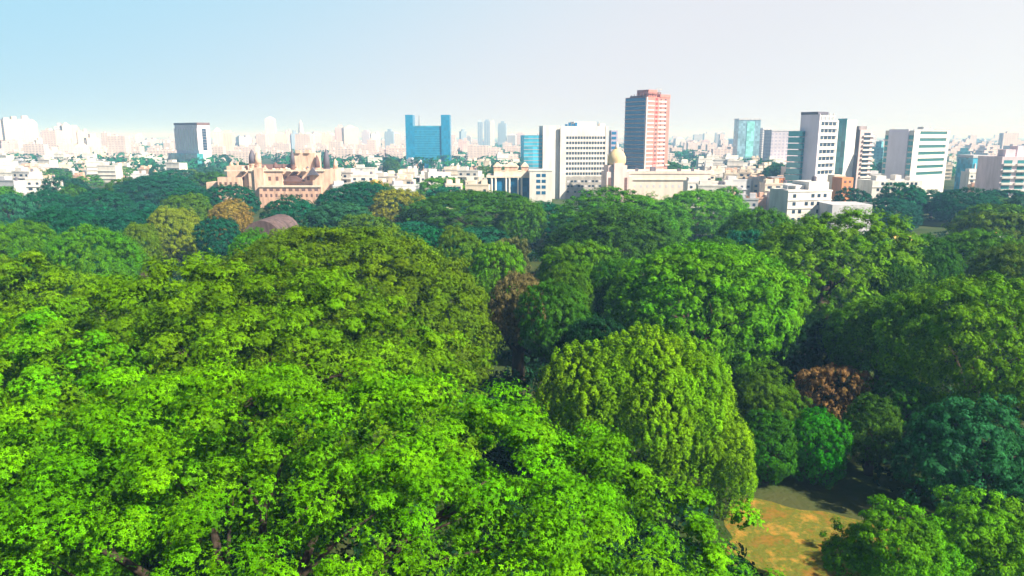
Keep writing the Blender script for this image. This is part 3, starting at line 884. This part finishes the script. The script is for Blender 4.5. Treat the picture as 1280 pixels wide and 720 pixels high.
# ribbon-windowed tower
b = B("ribbon_tower", "white tower of seven green window ribbons beside a blank shade-tinted wall", "tower", 1103, 1139, 1183, 163, 480, 32)
LAND.append((1143, "ribbon-windowed tower"))
w, d, h = b.w, b.d, b.h
n = 7; zb = b.z(224); zt = b.z(164); st = (zt - zb) / n
m = MB().box(0, w, 0.5, d, 0, h)
m.box(0, w * .16, 0, .5, 0, h); m.box(w * .92, w, 0, .5, 0, h); m.box(w * .16, w * .92, 0, .5, 0, zb)
for i in range(n): m.box(w * .16, w * .92, -0.1, .5, zb + i * st, zb + i * st + st * .55)
m.box(w * .16, w * .92, 0, .5, zt, h)
b.part("wall", M['white'], m)
for i in range(n):
    z = zb + i * st + st * .55
    window(b.root, M['glass_green'], w * .17, w * .91, .3, .48, z, z + st * .44, "ribbon_window")
b.part("end_wall", wall_mat("wall_shade_tint", (0.80, 0.76, 0.88), dirt=.04), MB().box(-0.6, -0.01, d * .18, d * .86, 0, h + 0.8))  # shaded end of the white tower, its lavender tone set as colour
for i in range(9):
    z = 10 + i * (h - 12) / 9
    window(b.root, M['glass_teal'], -0.35, 0, 0.4, d * .16, z, z + 2.6, "stair_window")
    window(b.root, M['glass_teal'], -0.35, 0, d * .88, d - .4, z, z + 2.6, "stair_window")
b.part("roof_rail", M['metal'], MB().box(0, w, 0.5, 0.8, h, h + .9).box(w * .4, w * .6, 4, 8, h, h + 2.4))

# balconied flats
b = B("apartment_building", "balconied pink and lilac flats beyond the largest blue-teal tree", "building", 1247, 1250, 1300, 196, 420, 0, depth=22)
LAND.append((1262, "balconied flats"))
w, d, h = b.w, b.d, b.h
b.part("wall", wall_mat("flat_lilac", (0.74, 0.62, 0.68)), MB().box(0, w, 0, d, 0, h).box(w * .15, w * .4, 3, 10, h, h + 4).box(w * .5, w * .9, 5, 12, h, h + 6))
bm_ = MB().box(0, w * .28, -1.4, 0, 0, 1.1).mesh("balcony", M['white'])
for i in range(8):
    z = 4 + i * 3.6
    if z + 3 > h: break
    for q in (0.02, 0.36, 0.70):
        child("balcony", bm_, b.root, (w * q, 0, z))
        window(b.root, M['glass_teal'], w * (q + .03), w * (q + .24), -.1, .1, z + 1.2, z + 3)
b = B("glass_block_building", "cyan glass block with faint vertical columns beside the balconied flats", "building", 1212, 1214, 1247, 194, 560, 0, depth=20)
b.part("glass_wall", M['glass_cyan'], MB().box(0, b.w, 0, b.d, 0, b.h - 2))
b.part("roof_slab", M['pale'], MB().box(-.5, b.w * .6, -.5, b.d, b.h - 2, b.h))
for k in range(5): child("column", MB().box(0, .8, -.6, 0, 0, b.h - 6).mesh("column", M['pale']), b.root, (b.w * (.08 + .2 * k), 0, 0))

# white apartment house, near
def punched(b, w, h, rows, cols, x0=.08, x1=.92, z0=None, z1=None, mat='glass_dark', y=0.0, ww=.5, wh=.45, skip=0.0, seed=1):
    r = random.Random(seed)
    z0 = 1.0 if z0 is None else z0; z1 = h - 1 if z1 is None else z1
    for i in range(rows):
        for k in range(cols):
            if r.random() < skip: continue
            cw, ch = w * (x1 - x0) / cols, (z1 - z0) / rows
            x = w * x0 + cw * (k + .5 - ww / 2); z = z0 + ch * (i + .35)
            window(b.root, M[mat], x, x + cw * ww, y - .08, y + .05, z, z + ch * wh)
b = B("apartment_building", "white stepped apartment house with small dark windows, below the bladed tower", "building", 980, 984, 1038, 240, 330, 10, depth=16, yref=260)
w, d, h = b.w, b.d, b.h
b.part("wall", M['white'], MB().box(0, w, 0, d, 0, h).box(w * .52, w * .98, 2, d, h, h + 4.2).box(w * .3, w * .5, 5, d, h, h + 2.6).box(-.25, w + .25, -.35, 0, h - 3.9, h - 3.6).box(-.25, w + .25, -.35, 0, h - 7.6, h - 7.3).box(-.25, w + .25, -.3, d, h, h + .7))
punched(b, w, h, 4, 6, z0=h - 14.5, z1=h - .3, skip=.12)
b.part("roof_terrace_canopy", M['pale'], MB().box(w * .05, w * .27, 3, 9, h + 2.6, h + 2.8).box(w * .06, w * .07, 3.2, 3.5, h, h + 2.6).box(w * .25, w * .26, 3.2, 3.5, h, h + 2.6))
tk = MB().lathe(w * .8, 8, [(1.1, h + 4.2), (1.1, h + 6), (.6, h + 6.5)], 12)
b.part("water_tank", M['slate'], tk)
b = B("plain_block_building", "white plain-walled block with a railed roof beside the stepped apartment house", "building", 1038, 1040, 1090, 256, 318, 0, depth=16, yref=265)
w, d, h = b.w, b.d, b.h
b.part("wall", M['pale'], MB().box(0, w, 0, d, 0, h))
b.part("roof_rail", M['metal'], MB().box(0, w, 0, .12, h + .9, h + 1.0).box(0, w, 0, .12, h + .45, h + .52))
punched(b, w, h, 1, 5, z0=h - 6.5, z1=h - 2, ww=.2, mat='slate', skip=.3)
b = B("apartment_building", "long white low block of broken roof lines below the ribbon-windowed tower", "building", 1088, 1090, 1152, 226, 440, 0, depth=20)
w, d, h = b.w, b.d, b.h
b.part("wall", M['white'], MB().box(0, w, 0, d, 0, h).box(w * .1, w * .3, 2, 9, h, h + 2.8).box(w * .5, w * .62, 3, 9, h, h + 3.2).box(w * .8, w * .95, 3, 9, h, h + 2.2).box(-.3, w + .3, -.4, 0, h - 3.9, h - 3.5))
punched(b, w, h, 3, 10, z0=h - 11, z1=h - .2, skip=.1, ww=.6)
b = B("house", "small terracotta-walled house beside the blade-shaped block", "building", 1050, 1052, 1066, 222, 400, 10, depth=9)
b.part("wall", M['rust'], MB().box(0, b.w, 0, b.d, 0, b.h)); punched(b, b.w, b.h, 2, 2, z0=b.h - 7, mat='brown')
b = B("house", "cream tall-gabled house next to the terracotta-walled one", "building", 1040, 1042, 1056, 219, 420, 0, depth=9)
b.part("wall", M['cream'], MB().box(0, b.w, 0, b.d, 0, b.h)); punched(b, b.w, b.h, 3, 2, z0=b.h - 10)
b = B("house", "bright orange house among the low white houses before the bladed tower", "building", 963, 964, 980, 222, 520, 0, depth=9)
b.part("wall", M['rust'], MB().box(0, b.w, 0, b.d, 0, b.h)); b.part("roof", M['pale'], MB().box(-.4, b.w + .4, -.4, b.d, b.h, b.h + .5)); punched(b, b.w, b.h, 2, 3, z0=b.h - 8, mat='brown')

# small orange-domed building
b = B("domed_building", "small building under an orange dome beside the teal-green tree", "building", 455, 456, 478, 229, 400, 0, depth=11)
w, d, h = b.w, b.d, b.h
b.part("wall", M['pale'], MB().box(0, w, 0, d, 0, h - 3))
b.part("dome", wall_mat("dome_orange", (0.85, 0.45, 0.16)), MB().lathe(w / 2, d / 2, [(w * .5, h - 3), (w * .47, h - 1), (w * .33, h + .6), (w * .12, h + 1.6), (.1, h + 2)], 20), True)

# grey arched roof building
b = B("arched_roof_hall", "brown-grey arched roof rising between the olive crown and orange-brown tree", "building", 303, 300, 352, 276, 200, 0, depth=18, yref=280)
w, d, h = b.w, b.d, b.h
m = MB(); n = 14
for i in range(n + 1):
    a = math.pi * i / n
    m.v += [(w / 2 - w / 2 * math.cos(a), 0, h - 6 + 6 * math.sin(a)), (w / 2 - w / 2 * math.cos(a), d, h - 6 + 6 * math.sin(a))]
for i in range(n): m.f.append((2 * i, 2 * i + 2, 2 * i + 3, 2 * i + 1))
m.f.append(tuple(2 * i for i in range(n + 1))); m.f.append(tuple(2 * i + 1 for i in reversed(range(n + 1))))
b.part("roof", wall_mat("roof_brown", (0.17, 0.12, 0.12), .9, .3, .8), m)
b.part("wall", M['grey'], MB().box(0.5, w - .5, -.05, d - .2, 0, h - 6.02))

# pink domed palace
b = B("palace", "sprawling pink and sandstone palace with dark-capped turrets rising over the trees", "palace", 268, 270, 418, 219, 440, 0, depth=45)
LAND.append((345, "pink palace"))
w, d = b.w, b.d
Z = b.z
def fx(px): return (px - 270) / 148.0 * w
m = MB().box(fx(282), fx(405), 6, d, 0, Z(214))          # main block
m.box(fx(270), fx(300), 3, 20, 0, Z(222)).box(fx(251), fx(272), 8, 20, 0, Z(229))
m.box(fx(310), fx(352), 2, 14, 0, Z(213)).box(fx(390), fx(419), 2, 16, 0, Z(212))
m.box(fx(281), fx(300), 5, 18, 0, Z(208))
m.box(fx(318), fx(330), 0.6, 4, 0, Z(210))
b.part("wall", M['sand'], m)
b.part("central_tower", M['sand'], MB().box(fx(363), fx(390), 10, 24, Z(214), Z(192)).box(fx(366), fx(372), 9, 12, Z(192), Z(188)).box(fx(378), fx(384), 9, 12, Z(192), Z(187.5)))
b.part("portico_wall", M['pink'], MB().box(fx(325), fx(402), -2, 5.9, 0, Z(232)))
b.part("cornice", M['cream'], MB().box(fx(324), fx(403), -2.6, -2, Z(232) - .8, Z(232) + .3).box(fx(281), fx(406), 1.2, 1.9, Z(214) - .1, Z(214) + .7))
b.part("pediment", M['slate'], MB().gable(fx(384), fx(399), 0.0, 5, Z(219), Z(209.5), 'y'))
def turret(px, ytop, ybot, r, mat, cap):
    cx = fx(px)
    zt, zb_ = Z(ytop), Z(ybot)
    t_ = child("turret", MB().lathe(0, 0, [(r, 0), (r, zb_), (r * 1.15, zb_ + .2), (r * 1.15, zb_ + .8)], 12).mesh("turret", M[mat]), b.root, (cx, 9, 0))
    child("cap", MB().lathe(0, 0, [(r * 1.05, zb_ + .8), (r * .98, zb_ + (zt - zb_) * .5), (r * .6, zb_ + (zt - zb_) * .8), (.15, zt)], 14).mesh("cap", M[cap], True), t_)
turret(311, 187, 207, 2.0, 'sand', 'slate')
turret(318, 189, 208, 2.0, 'pink', 'sand')
turret(362, 186, 208, 1.3, 'brown', 'slate')
turret(405, 186, 212, 1.9, 'slate', 'slate')
turret(393, 194, 212, 1.6, 'sand', 'brown')
turret(416, 199, 212, 1.3, 'pink', 'sand')
turret(284, 203, 209, 1.2, 'pink', 'pink')
turret(340, 203, 213, 1.5, 'pink', 'brown')
for q_ in range(9): turret(286 + q_ * 13.5, 207.5 + (q_ % 3), 213, 0.7 + 0.2 * (q_ % 2), 'sand', ('pink', 'slate', 'cream')[q_ % 3])
turret(350, 205, 213, 1.2, 'sand', 'brown')
for k in range(9):
    x = fx(330 + k * 8)
    window(b.root, M['brown'], x, x + 2.2, -2.08, -1.9, Z(238.5), Z(235.5))
for k in range(11):
    x = fx(298 + k * 9.2)
    window(b.root, M['brown'], x, x + 1.4, -0.0, 7, Z(226), Z(222)) if False else window(b.root, M['brown'], x, x + 1.6, 1.9 if 310 < 298 + k * 9.2 < 350 or 298 + k * 9.2 > 390 else 5.9, 6.05, Z(226), Z(221))
for k in range(4):
    x = fx(272 + k * 6.5)
    window(b.root, M['brown'], x, x + 1.4, 2.9, 3.1, Z(232), Z(228))
for k in range(12):
    x = fx(326 + k * 6.3)
    window(b.root, M['brown'], x, x + 1.2, -2.08, -1.9, Z(246), Z(242))
    if k < 9: child("gable", MB().gable(fx(300 + k * 9.5), fx(306 + k * 9.5), 1.5, 5.6, Z(215), Z(210.5), 'y').mesh("gable", M['pink'] if k % 2 else M['sand']), b.root)
b.part("chimney", M['pink'], MB().box(fx(290), fx(291.5), 10, 11.5, Z(208), Z(203)))
b.part("roof", M['brown'], MB().gable(fx(300), fx(362), 16, 30, Z(214), Z(207)).gable(fx(352), fx(378), 3, 8, Z(219) - 4, Z(215), 'y'))

# ------------------------------------------------------------------ auto-labelled things
LAND.append((70, "cream tower cluster"))
LAND.sort()
ORD = "first second third fourth fifth sixth seventh eighth ninth tenth eleventh twelfth thirteenth fourteenth fifteenth sixteenth seventeenth eighteenth nineteenth twentieth".split()
def ordinal(i):
    if i < 20: return ORD[i]
    tens = ["twenty", "thirty", "forty", "fifty", "sixty", "seventy"][i // 10 - 2]
    return (tens.rstrip() + "-" + ORD[i % 10 - 1]) if i % 10 else tens[:-1] + "ieth"
def name_auto(items, noun):
    """items: (root, px, colour words); labels count along the picture between two landmarks"""
    bins = {}
    for it in items:
        k = sum(1 for l in LAND if l[0] <= it[1])
        bins.setdefault((k, it[2]), []).append(it)
    for (k, cw), its in bins.items():
        its.sort(key=lambda q: q[1])
        for i, it in enumerate(its):
            if k == 0:
                s = f"{ordinal(len(its) - 1 - i)} {cw} {noun} before the {LAND[0][1]}"
            elif k == len(LAND):
                s = f"{ordinal(i)} {cw} {noun} past the {LAND[-1][1]}"
            else:
                s = f"{ordinal(i)} {cw} {noun} from the {LAND[k - 1][1]} towards the {LAND[k][1]}"
            it[0]["label"] = s

# skyline towers: (x0, x1, ytop, colour, Y)
SK = [(-6, 4, 150, 'cream', 1500), (5, 21, 147, 'cream', 1450), (24, 38, 147, 'cream', 1600), (37, 45, 151, 'cream', 1650), (46, 60, 173, 'cream', 1500), (60, 69, 170, 'white', 1700),
      (68, 78, 156, 'grey', 1500), (78, 88, 155, 'cream', 1450), (88, 97, 157, 'cream', 1500), (97, 109, 163, 'cream', 1400), (109, 124, 170, 'cream', 1350), (20, 32, 178, 'cream', 1250), (36, 52, 182, 'cream', 1200),
      (2, 16, 176, 'pink', 1200), (74, 92, 177, 'cream', 1200), (92, 110, 181, 'cream', 1150), (118, 128, 184, 'cream', 1200), (54, 70, 186, 'white', 1150),
      (130, 146, 171, 'white', 3000), (148, 164, 171, 'pink', 3000), (169, 178, 167, 'white', 3200), (184, 196, 173, 'pink', 3000), (205, 220, 176, 'white', 3400),
      (266, 277, 162, 'cream', 1300), (277, 289, 164, 'cream', 1350), (299, 314, 170, 'white', 2000), (316, 331, 172, 'pink', 2100), (331, 342, 147, 'white', 2300), (344, 356, 166, 'cream', 2000),
      (357, 364, 163, 'pink', 2300), (364, 372, 165, 'blue', 1900), (379, 391, 167, 'white', 2200), (391, 401, 165, 'pink', 2500), (402, 413, 166, 'cream', 1900), (419, 429, 158, 'pink', 2000),
      (430, 447, 158, 'cream', 1900), (452, 461, 163, 'lilac', 2300), (464, 475, 166, 'white', 2200), (481, 491, 163, 'blue', 2100), (491, 501, 166, 'pink', 2300),
      (566, 575, 178, 'white', 1700), (573, 584, 174, 'pink', 1600), (576, 583, 163, 'blue', 2600), (597, 603, 151, 'blue', 1900), (605, 612, 150, 'blue', 1800), (612, 618, 151, 'white', 1850), (623, 632, 153, 'blue', 2600),
      (634, 644, 168, 'grey', 2600), (645, 655, 166, 'pink', 2800), (655, 664, 171, 'white', 2600), (738, 752, 153, 'grey', 4000), (845, 856, 172, 'white', 2600), (858, 868, 176, 'pink', 2400),
      (868, 880, 168, 'grey', 3600), (881, 893, 166, 'white', 3400), (895, 906, 165, 'grey', 3800), (908, 918, 174, 'blue', 2600), (600, 628, 186, 'cream', 1500), (1090, 1104, 181, 'teal', 900), (1186, 1198, 184, 'blue', 1500),
      (1200, 1212, 186, 'teal', 900), (1225, 1242, 177, 'grey', 3000), (1250, 1272, 180, 'white', 2600), (1190, 1206, 176, 'white', 3800)]
r = random.Random(21)
for k in range(60):
    px = r.uniform(-10, 1290)
    if 665 < px < 845 or 1000 < px < 1180: continue
    wd = r.uniform(4, 11)
    SK.append((px, px + wd, r.uniform(166, 177), r.choice(('white', 'pink', 'cream', 'grey', 'blue', 'white')), r.uniform(2400, 4600)))
words_of = dict(cream="cream", white="white", pink="pale pink", blue="blue-grey", grey="pale grey", lilac="lilac", teal="teal")
sky_items = []
def tower_mesh(key, v, wd, dp, h):
    m = MB().box(-wd / 2, wd / 2, 0, dp, 0, h)
    if v == 0: m.box(-wd * .3, wd * .3, dp * .2, dp * .8, h, h + 4)
    elif v == 1: m.box(-wd * .45, -wd * .1, 0, dp * .7, h, h + 3).box(wd * .1, wd * .4, dp * .2, dp * .8, h, h + 5.5)
    elif v == 2: m.box(-wd * .2, wd * .25, dp * .2, dp * .8, h, h + 7).box(-wd * .5, -wd * .5 - 2, dp * .2, dp * .6, 0, h * .9)
    else: m.pyramid(-wd * .4, wd * .4, dp * .1, dp * .9, h, h + 6, .2)
    return m.mesh("tower", FAR[key])
for i, (x0, x1, yt, key, Y) in enumerate(SK):
    p = at((x0 + x1) / 2, yt, Y)
    wd = (x1 - x0) / F0 * Y * 1.02
    o = child("skyline_tower", tower_mesh(key, i % 4, wd, min(wd, 30), p.z - 3), None, (p.x, Y, 0), rz=-math.atan2(p.x, Y) + r.uniform(-.3, .3))
    tag(o, None, "tower", "far towers of the skyline")
    sky_items.append((o, (x0 + x1) / 2, words_of[key] + (" slim" if (x1 - x0) < 8 else "")))
o = child("spire_tower", MB().lathe(0, 0, [(9, 0), (8, 40), (5, 75), (1.2, at(376, 149, 2000).z - 4), (.2, at(376, 149, 2000).z)], 10).mesh("spire", FAR['white']), None, (at(376, 160, 2000).x, 2000, 0))
tag(o, "slender white spire-like tower standing behind the pink palace", "tower")
name_auto(sky_items, "skyline tower")

# low-rise houses --------------------------------------------------------------
def house_proto(seed, wd, dp, hh, key, tall):
    r = random.Random(seed)
    m = MB().box(-wd / 2, wd / 2, 0, dp, 0, hh)
    m.box(-wd / 2 - .25, wd / 2 + .25, -.25, 0, hh - .1, hh + .9)
    m.box(-wd / 2 - .25, -wd / 2, -.25, dp, hh - .1, hh + .9)
    m.box(-wd / 2 + 1, -wd / 2 + 1 + wd * .35, 2, dp * .7, hh, hh + 2.8)
    if r.random() < .5: m.box(wd * .15, wd * .4, 3, dp * .6, hh, hh + 3.3)
    for f in range(1, int(hh / 3.5)):
        m.box(-wd / 2 - .3, wd / 2 + .3, -.7, 0, f * 3.5 - .2, f * 3.5 + .1)
    wall = m.mesh("wall", M[key])
    tank = MB().lathe(wd * .3, dp * .5, [(.9, hh + .2), (.9, hh + 1.9), (.4, hh + 2.3)], 8).mesh("water_tank", M['slate'])
    wins = []
    for f in range(int(hh / 3.5)):
        n = max(2, int(wd / 4))
        for k in range(n):
            if r.random() < .15: continue
            x = -wd / 2 + wd * (k + .3) / n
            wins.append((x, f * 3.5 + 1.1, wd / n * r.choice((.35, .5))))
    return dict(wall=wall, tank=tank, wins=wins, wd=wd, hh=hh, dp=dp, key=key)
HK = ['white', 'cream', 'white', 'pale', 'pink', 'white', 'cream', 'white', 'sand', 'pale']
HP = [house_proto(200 + i, (11, 14, 18, 12, 9, 22, 10, 15, 12, 16)[i], 10, (9, 12, 15, 8, 7, 11, 14, 18, 10, 13)[i], HK[i], 0) for i in range(10)]
hw = dict(white="white", cream="cream", pale="pale grey", pink="pink", sand="sandy")
houses, hitems = [], []
rh = random.Random(77)
def blocked(x, y, rad):
    for (tr, xc, Y, *_r) in trees:
        if abs(tr.location.x - x) < _r[-1] * .7 + rad * .3 and abs(Y - y) < _r[-1] * .7 + 4: return True
    return False
occ = []
def try_house(px, Y, idx=None):
    X = kx(px, 200) * Y
    hp = rh.choice(HP) if idx is None else HP[idx]
    if blocked(X, Y, hp['wd']): return None
    for (x, y, rr) in occ:
        if abs(x - X) < (rr + hp['wd']) * .52 and abs(y - Y) < 13: return None
    occ.append((X, Y, hp['wd']))
    root = empty("house", (X, Y, 0), rh.uniform(-.35, .35))
    child("wall", hp['wall'], root)
    if Y < 620:
        child("water_tank", hp['tank'], root)
        for (x, z, ww) in hp['wins']: window(root, M['glass_dark'], x, x + ww, -.06, .05, z, z + 1.5)
    tag(root, None, "house", "low houses of the city")
    hitems.append((root, px, ("larger " if Y < 560 else "small ") + hw[hp['key']]))
    return root
occ += [(o.location.x + 12, o.location.y + 10, 50) for o in scene.objects if o.parent is None and o.type == 'EMPTY' and o.get("category") in ("building", "tower", "palace")]
regions = [((0, 60), (470, 760), 26), ((0, 225), (620, 1150), 70), ((430, 600), (420, 620), 34), ((430, 660), (620, 1100), 30),
           ((880, 1000), (400, 700), 60), ((850, 1100), (700, 1150), 50), ((1090, 1290), (480, 1000), 46), ((1150, 1290), (300, 400), 12), ((270, 430), (700, 1100), 18), ((930, 1040), (330, 420), 12)]
for (xa, xb), (ya, yb), n in regions:
    k = 0
    for _ in range(n * 5):
        if k >= n or len(hitems) >= 290: break
        Y = ya + (yb - ya) * rh.random() ** 1.0
        if try_house(rh.uniform(xa, xb), Y): k += 1
name_auto(hitems, "house")

# red-roofed sheds at the right
for i, (px, Y, wd, mt, lb) in enumerate(((1238, 292, 14, 'red', "long red-roofed shed beside the blue-teal trees"), (1262, 285, 10, 'rust', "small rust-roofed shed past the red-roofed one"), (1135, 262, 9, 'yellow', "tiny ochre-roofed shed in front of the blue-teal trees"))):
    X = kx(px, 280) * Y
    root = tag(empty("shed", (X, Y, 0), .1), lb, "shed", "tin-roofed sheds")
    child("wall", MB().box(-wd / 2, wd / 2, 0, 7, 0, 4.5).mesh("wall", M['pale']), root)
    child("roof", MB().gable(-wd / 2 - .5, wd / 2 + .5, -.5, 7.5, 4.52, 6.4).mesh("roof", M[mt]), root)

# scattered mid-distance trees ----------------------------------------------------
rt = random.Random(99)
titems = []
ttw = dict(teal="teal", deep="dark", mid="green", olive="olive", bluegreen="grey-green", yellow="yellowish")
def scatter_tree(px, Y, kind="far"):
    for a_, b_, y_ in ((240, 430, 445), (596, 900, 500), (955, 1100, 335), (1085, 1190, 330), (0, 170, 0)):
        if a_ < px < b_ and Y < y_: return None
    X = kx(px, 220) * Y
    for (x, y, rr) in occ:
        if abs(x - X) < rr * .5 + 3 and abs(y + 5 - Y) < 10: return None
    for (tr, xc, Y2, k_, kd_, lb_, zt_, rx_) in trees:
        if math.hypot(tr.location.x - X, Y2 - Y) < rx_ * .8 + 5: return None
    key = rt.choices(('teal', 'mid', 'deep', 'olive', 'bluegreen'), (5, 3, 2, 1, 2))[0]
    zt = rt.uniform(10, 19); rx = rt.uniform(6, 12)
    mesh, R = rt.choice(CV[kind])
    root = empty("broadleaf_tree", (X, Y, 0))
    rz = zt * .42
    c = child("crown", mesh, root, (0, 0, zt - rz), (rx / R[0], rx / R[0], rz / R[2]), rt.uniform(0, 6.28))
    col(c, tuple(b_ * rt.uniform(.8, 1.2) for b_ in G[key]))
    child("trunk", rt.choice(TV), root, (0, 0, 0), (zt, zt, zt * .8))
    tag(root, None, "tree", "trees scattered through the city")
    trees.append((root, px, Y, key, kind, None, zt, rx))
    titems.append((root, px, ttw[key] + (" park" if Y < 450 else " far")))
for (xa, xb), (ya, yb), n in [((-20, 1300), (190, 440), 130), ((-20, 1300), (440, 760), 110)]:
    k = 0
    for _ in range(n * 4):
        if k >= n: break
        if scatter_tree(rt.uniform(xa, xb), rt.uniform(ya, yb)): pass
        k += 1
name_auto(titems, "tree")

# undergrowth of the park floor, shade put into its leaf colour, and the woods far off --------------------------
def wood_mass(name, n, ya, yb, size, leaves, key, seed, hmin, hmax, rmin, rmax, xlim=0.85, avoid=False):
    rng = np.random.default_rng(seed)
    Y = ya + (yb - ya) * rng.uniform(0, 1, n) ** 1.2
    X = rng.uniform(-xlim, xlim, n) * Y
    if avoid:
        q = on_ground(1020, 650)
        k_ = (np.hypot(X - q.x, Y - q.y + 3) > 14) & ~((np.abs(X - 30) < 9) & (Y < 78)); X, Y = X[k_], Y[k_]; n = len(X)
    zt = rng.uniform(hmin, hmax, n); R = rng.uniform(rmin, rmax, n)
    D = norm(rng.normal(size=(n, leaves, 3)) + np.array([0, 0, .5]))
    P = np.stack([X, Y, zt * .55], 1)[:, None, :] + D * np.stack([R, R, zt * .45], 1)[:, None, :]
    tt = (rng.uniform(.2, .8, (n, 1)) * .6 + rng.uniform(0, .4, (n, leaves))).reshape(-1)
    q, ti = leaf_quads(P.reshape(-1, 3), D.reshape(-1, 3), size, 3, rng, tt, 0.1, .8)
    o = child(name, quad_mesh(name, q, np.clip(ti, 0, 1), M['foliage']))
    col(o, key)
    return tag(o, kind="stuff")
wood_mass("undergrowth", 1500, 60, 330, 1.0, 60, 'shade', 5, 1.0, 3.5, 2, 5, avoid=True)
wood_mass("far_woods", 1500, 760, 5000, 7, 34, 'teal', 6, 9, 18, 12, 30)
# city beyond the counted houses
m = MB(); rc_ = random.Random(8)
for k in range(1700):
    Y = 1100 + 4600 * rc_.random() ** 1.3; X = rc_.uniform(-.8, .8) * Y
    wd, dp, hh = rc_.uniform(10, 34), rc_.uniform(10, 25), rc_.uniform(7, 26) * (1 if rc_.random() < .9 else 2)
    m.box(X - wd / 2, X + wd / 2, Y, Y + dp, 0, hh)
    m.box(X - wd / 4, X, Y + 2, Y + dp / 2, hh, hh + 3)
tag(m.build("distant_city", wall_mat("distant_city_paint", (0.74, 0.62, 0.58), floors=(5, 3.6, (0.42, .38, .42)))), "hazy carpet of low pale buildings spreading to the horizon", "city", kind="stuff")

# ------------------------------------------------------------------ haze
hz = MB().box(-S - 100, S + 100, -700, 2 * S - 1900, -1, 112)
hm = bpy.data.materials.new("haze_air"); hm.use_nodes = True
t = hm.node_tree; t.nodes.clear()
o_ = t.nodes.new("ShaderNodeOutputMaterial"); v_ = t.nodes.new("ShaderNodeVolumePrincipled")
v_.inputs["Color"].default_value = (0.30, 0.58, 1.0, 1)
v_.inputs["Absorption Color"].default_value = (1, 1, 1, 1)
v_.inputs["Density"].default_value = HAZE_DENSITY
v_.inputs["Anisotropy"].default_value = 0.0
t.links.new(v_.outputs[0], o_.inputs["Volume"])
hm.cycles.homogeneous_volume = True
tag(hz.build("haze", hm), kind="stuff")
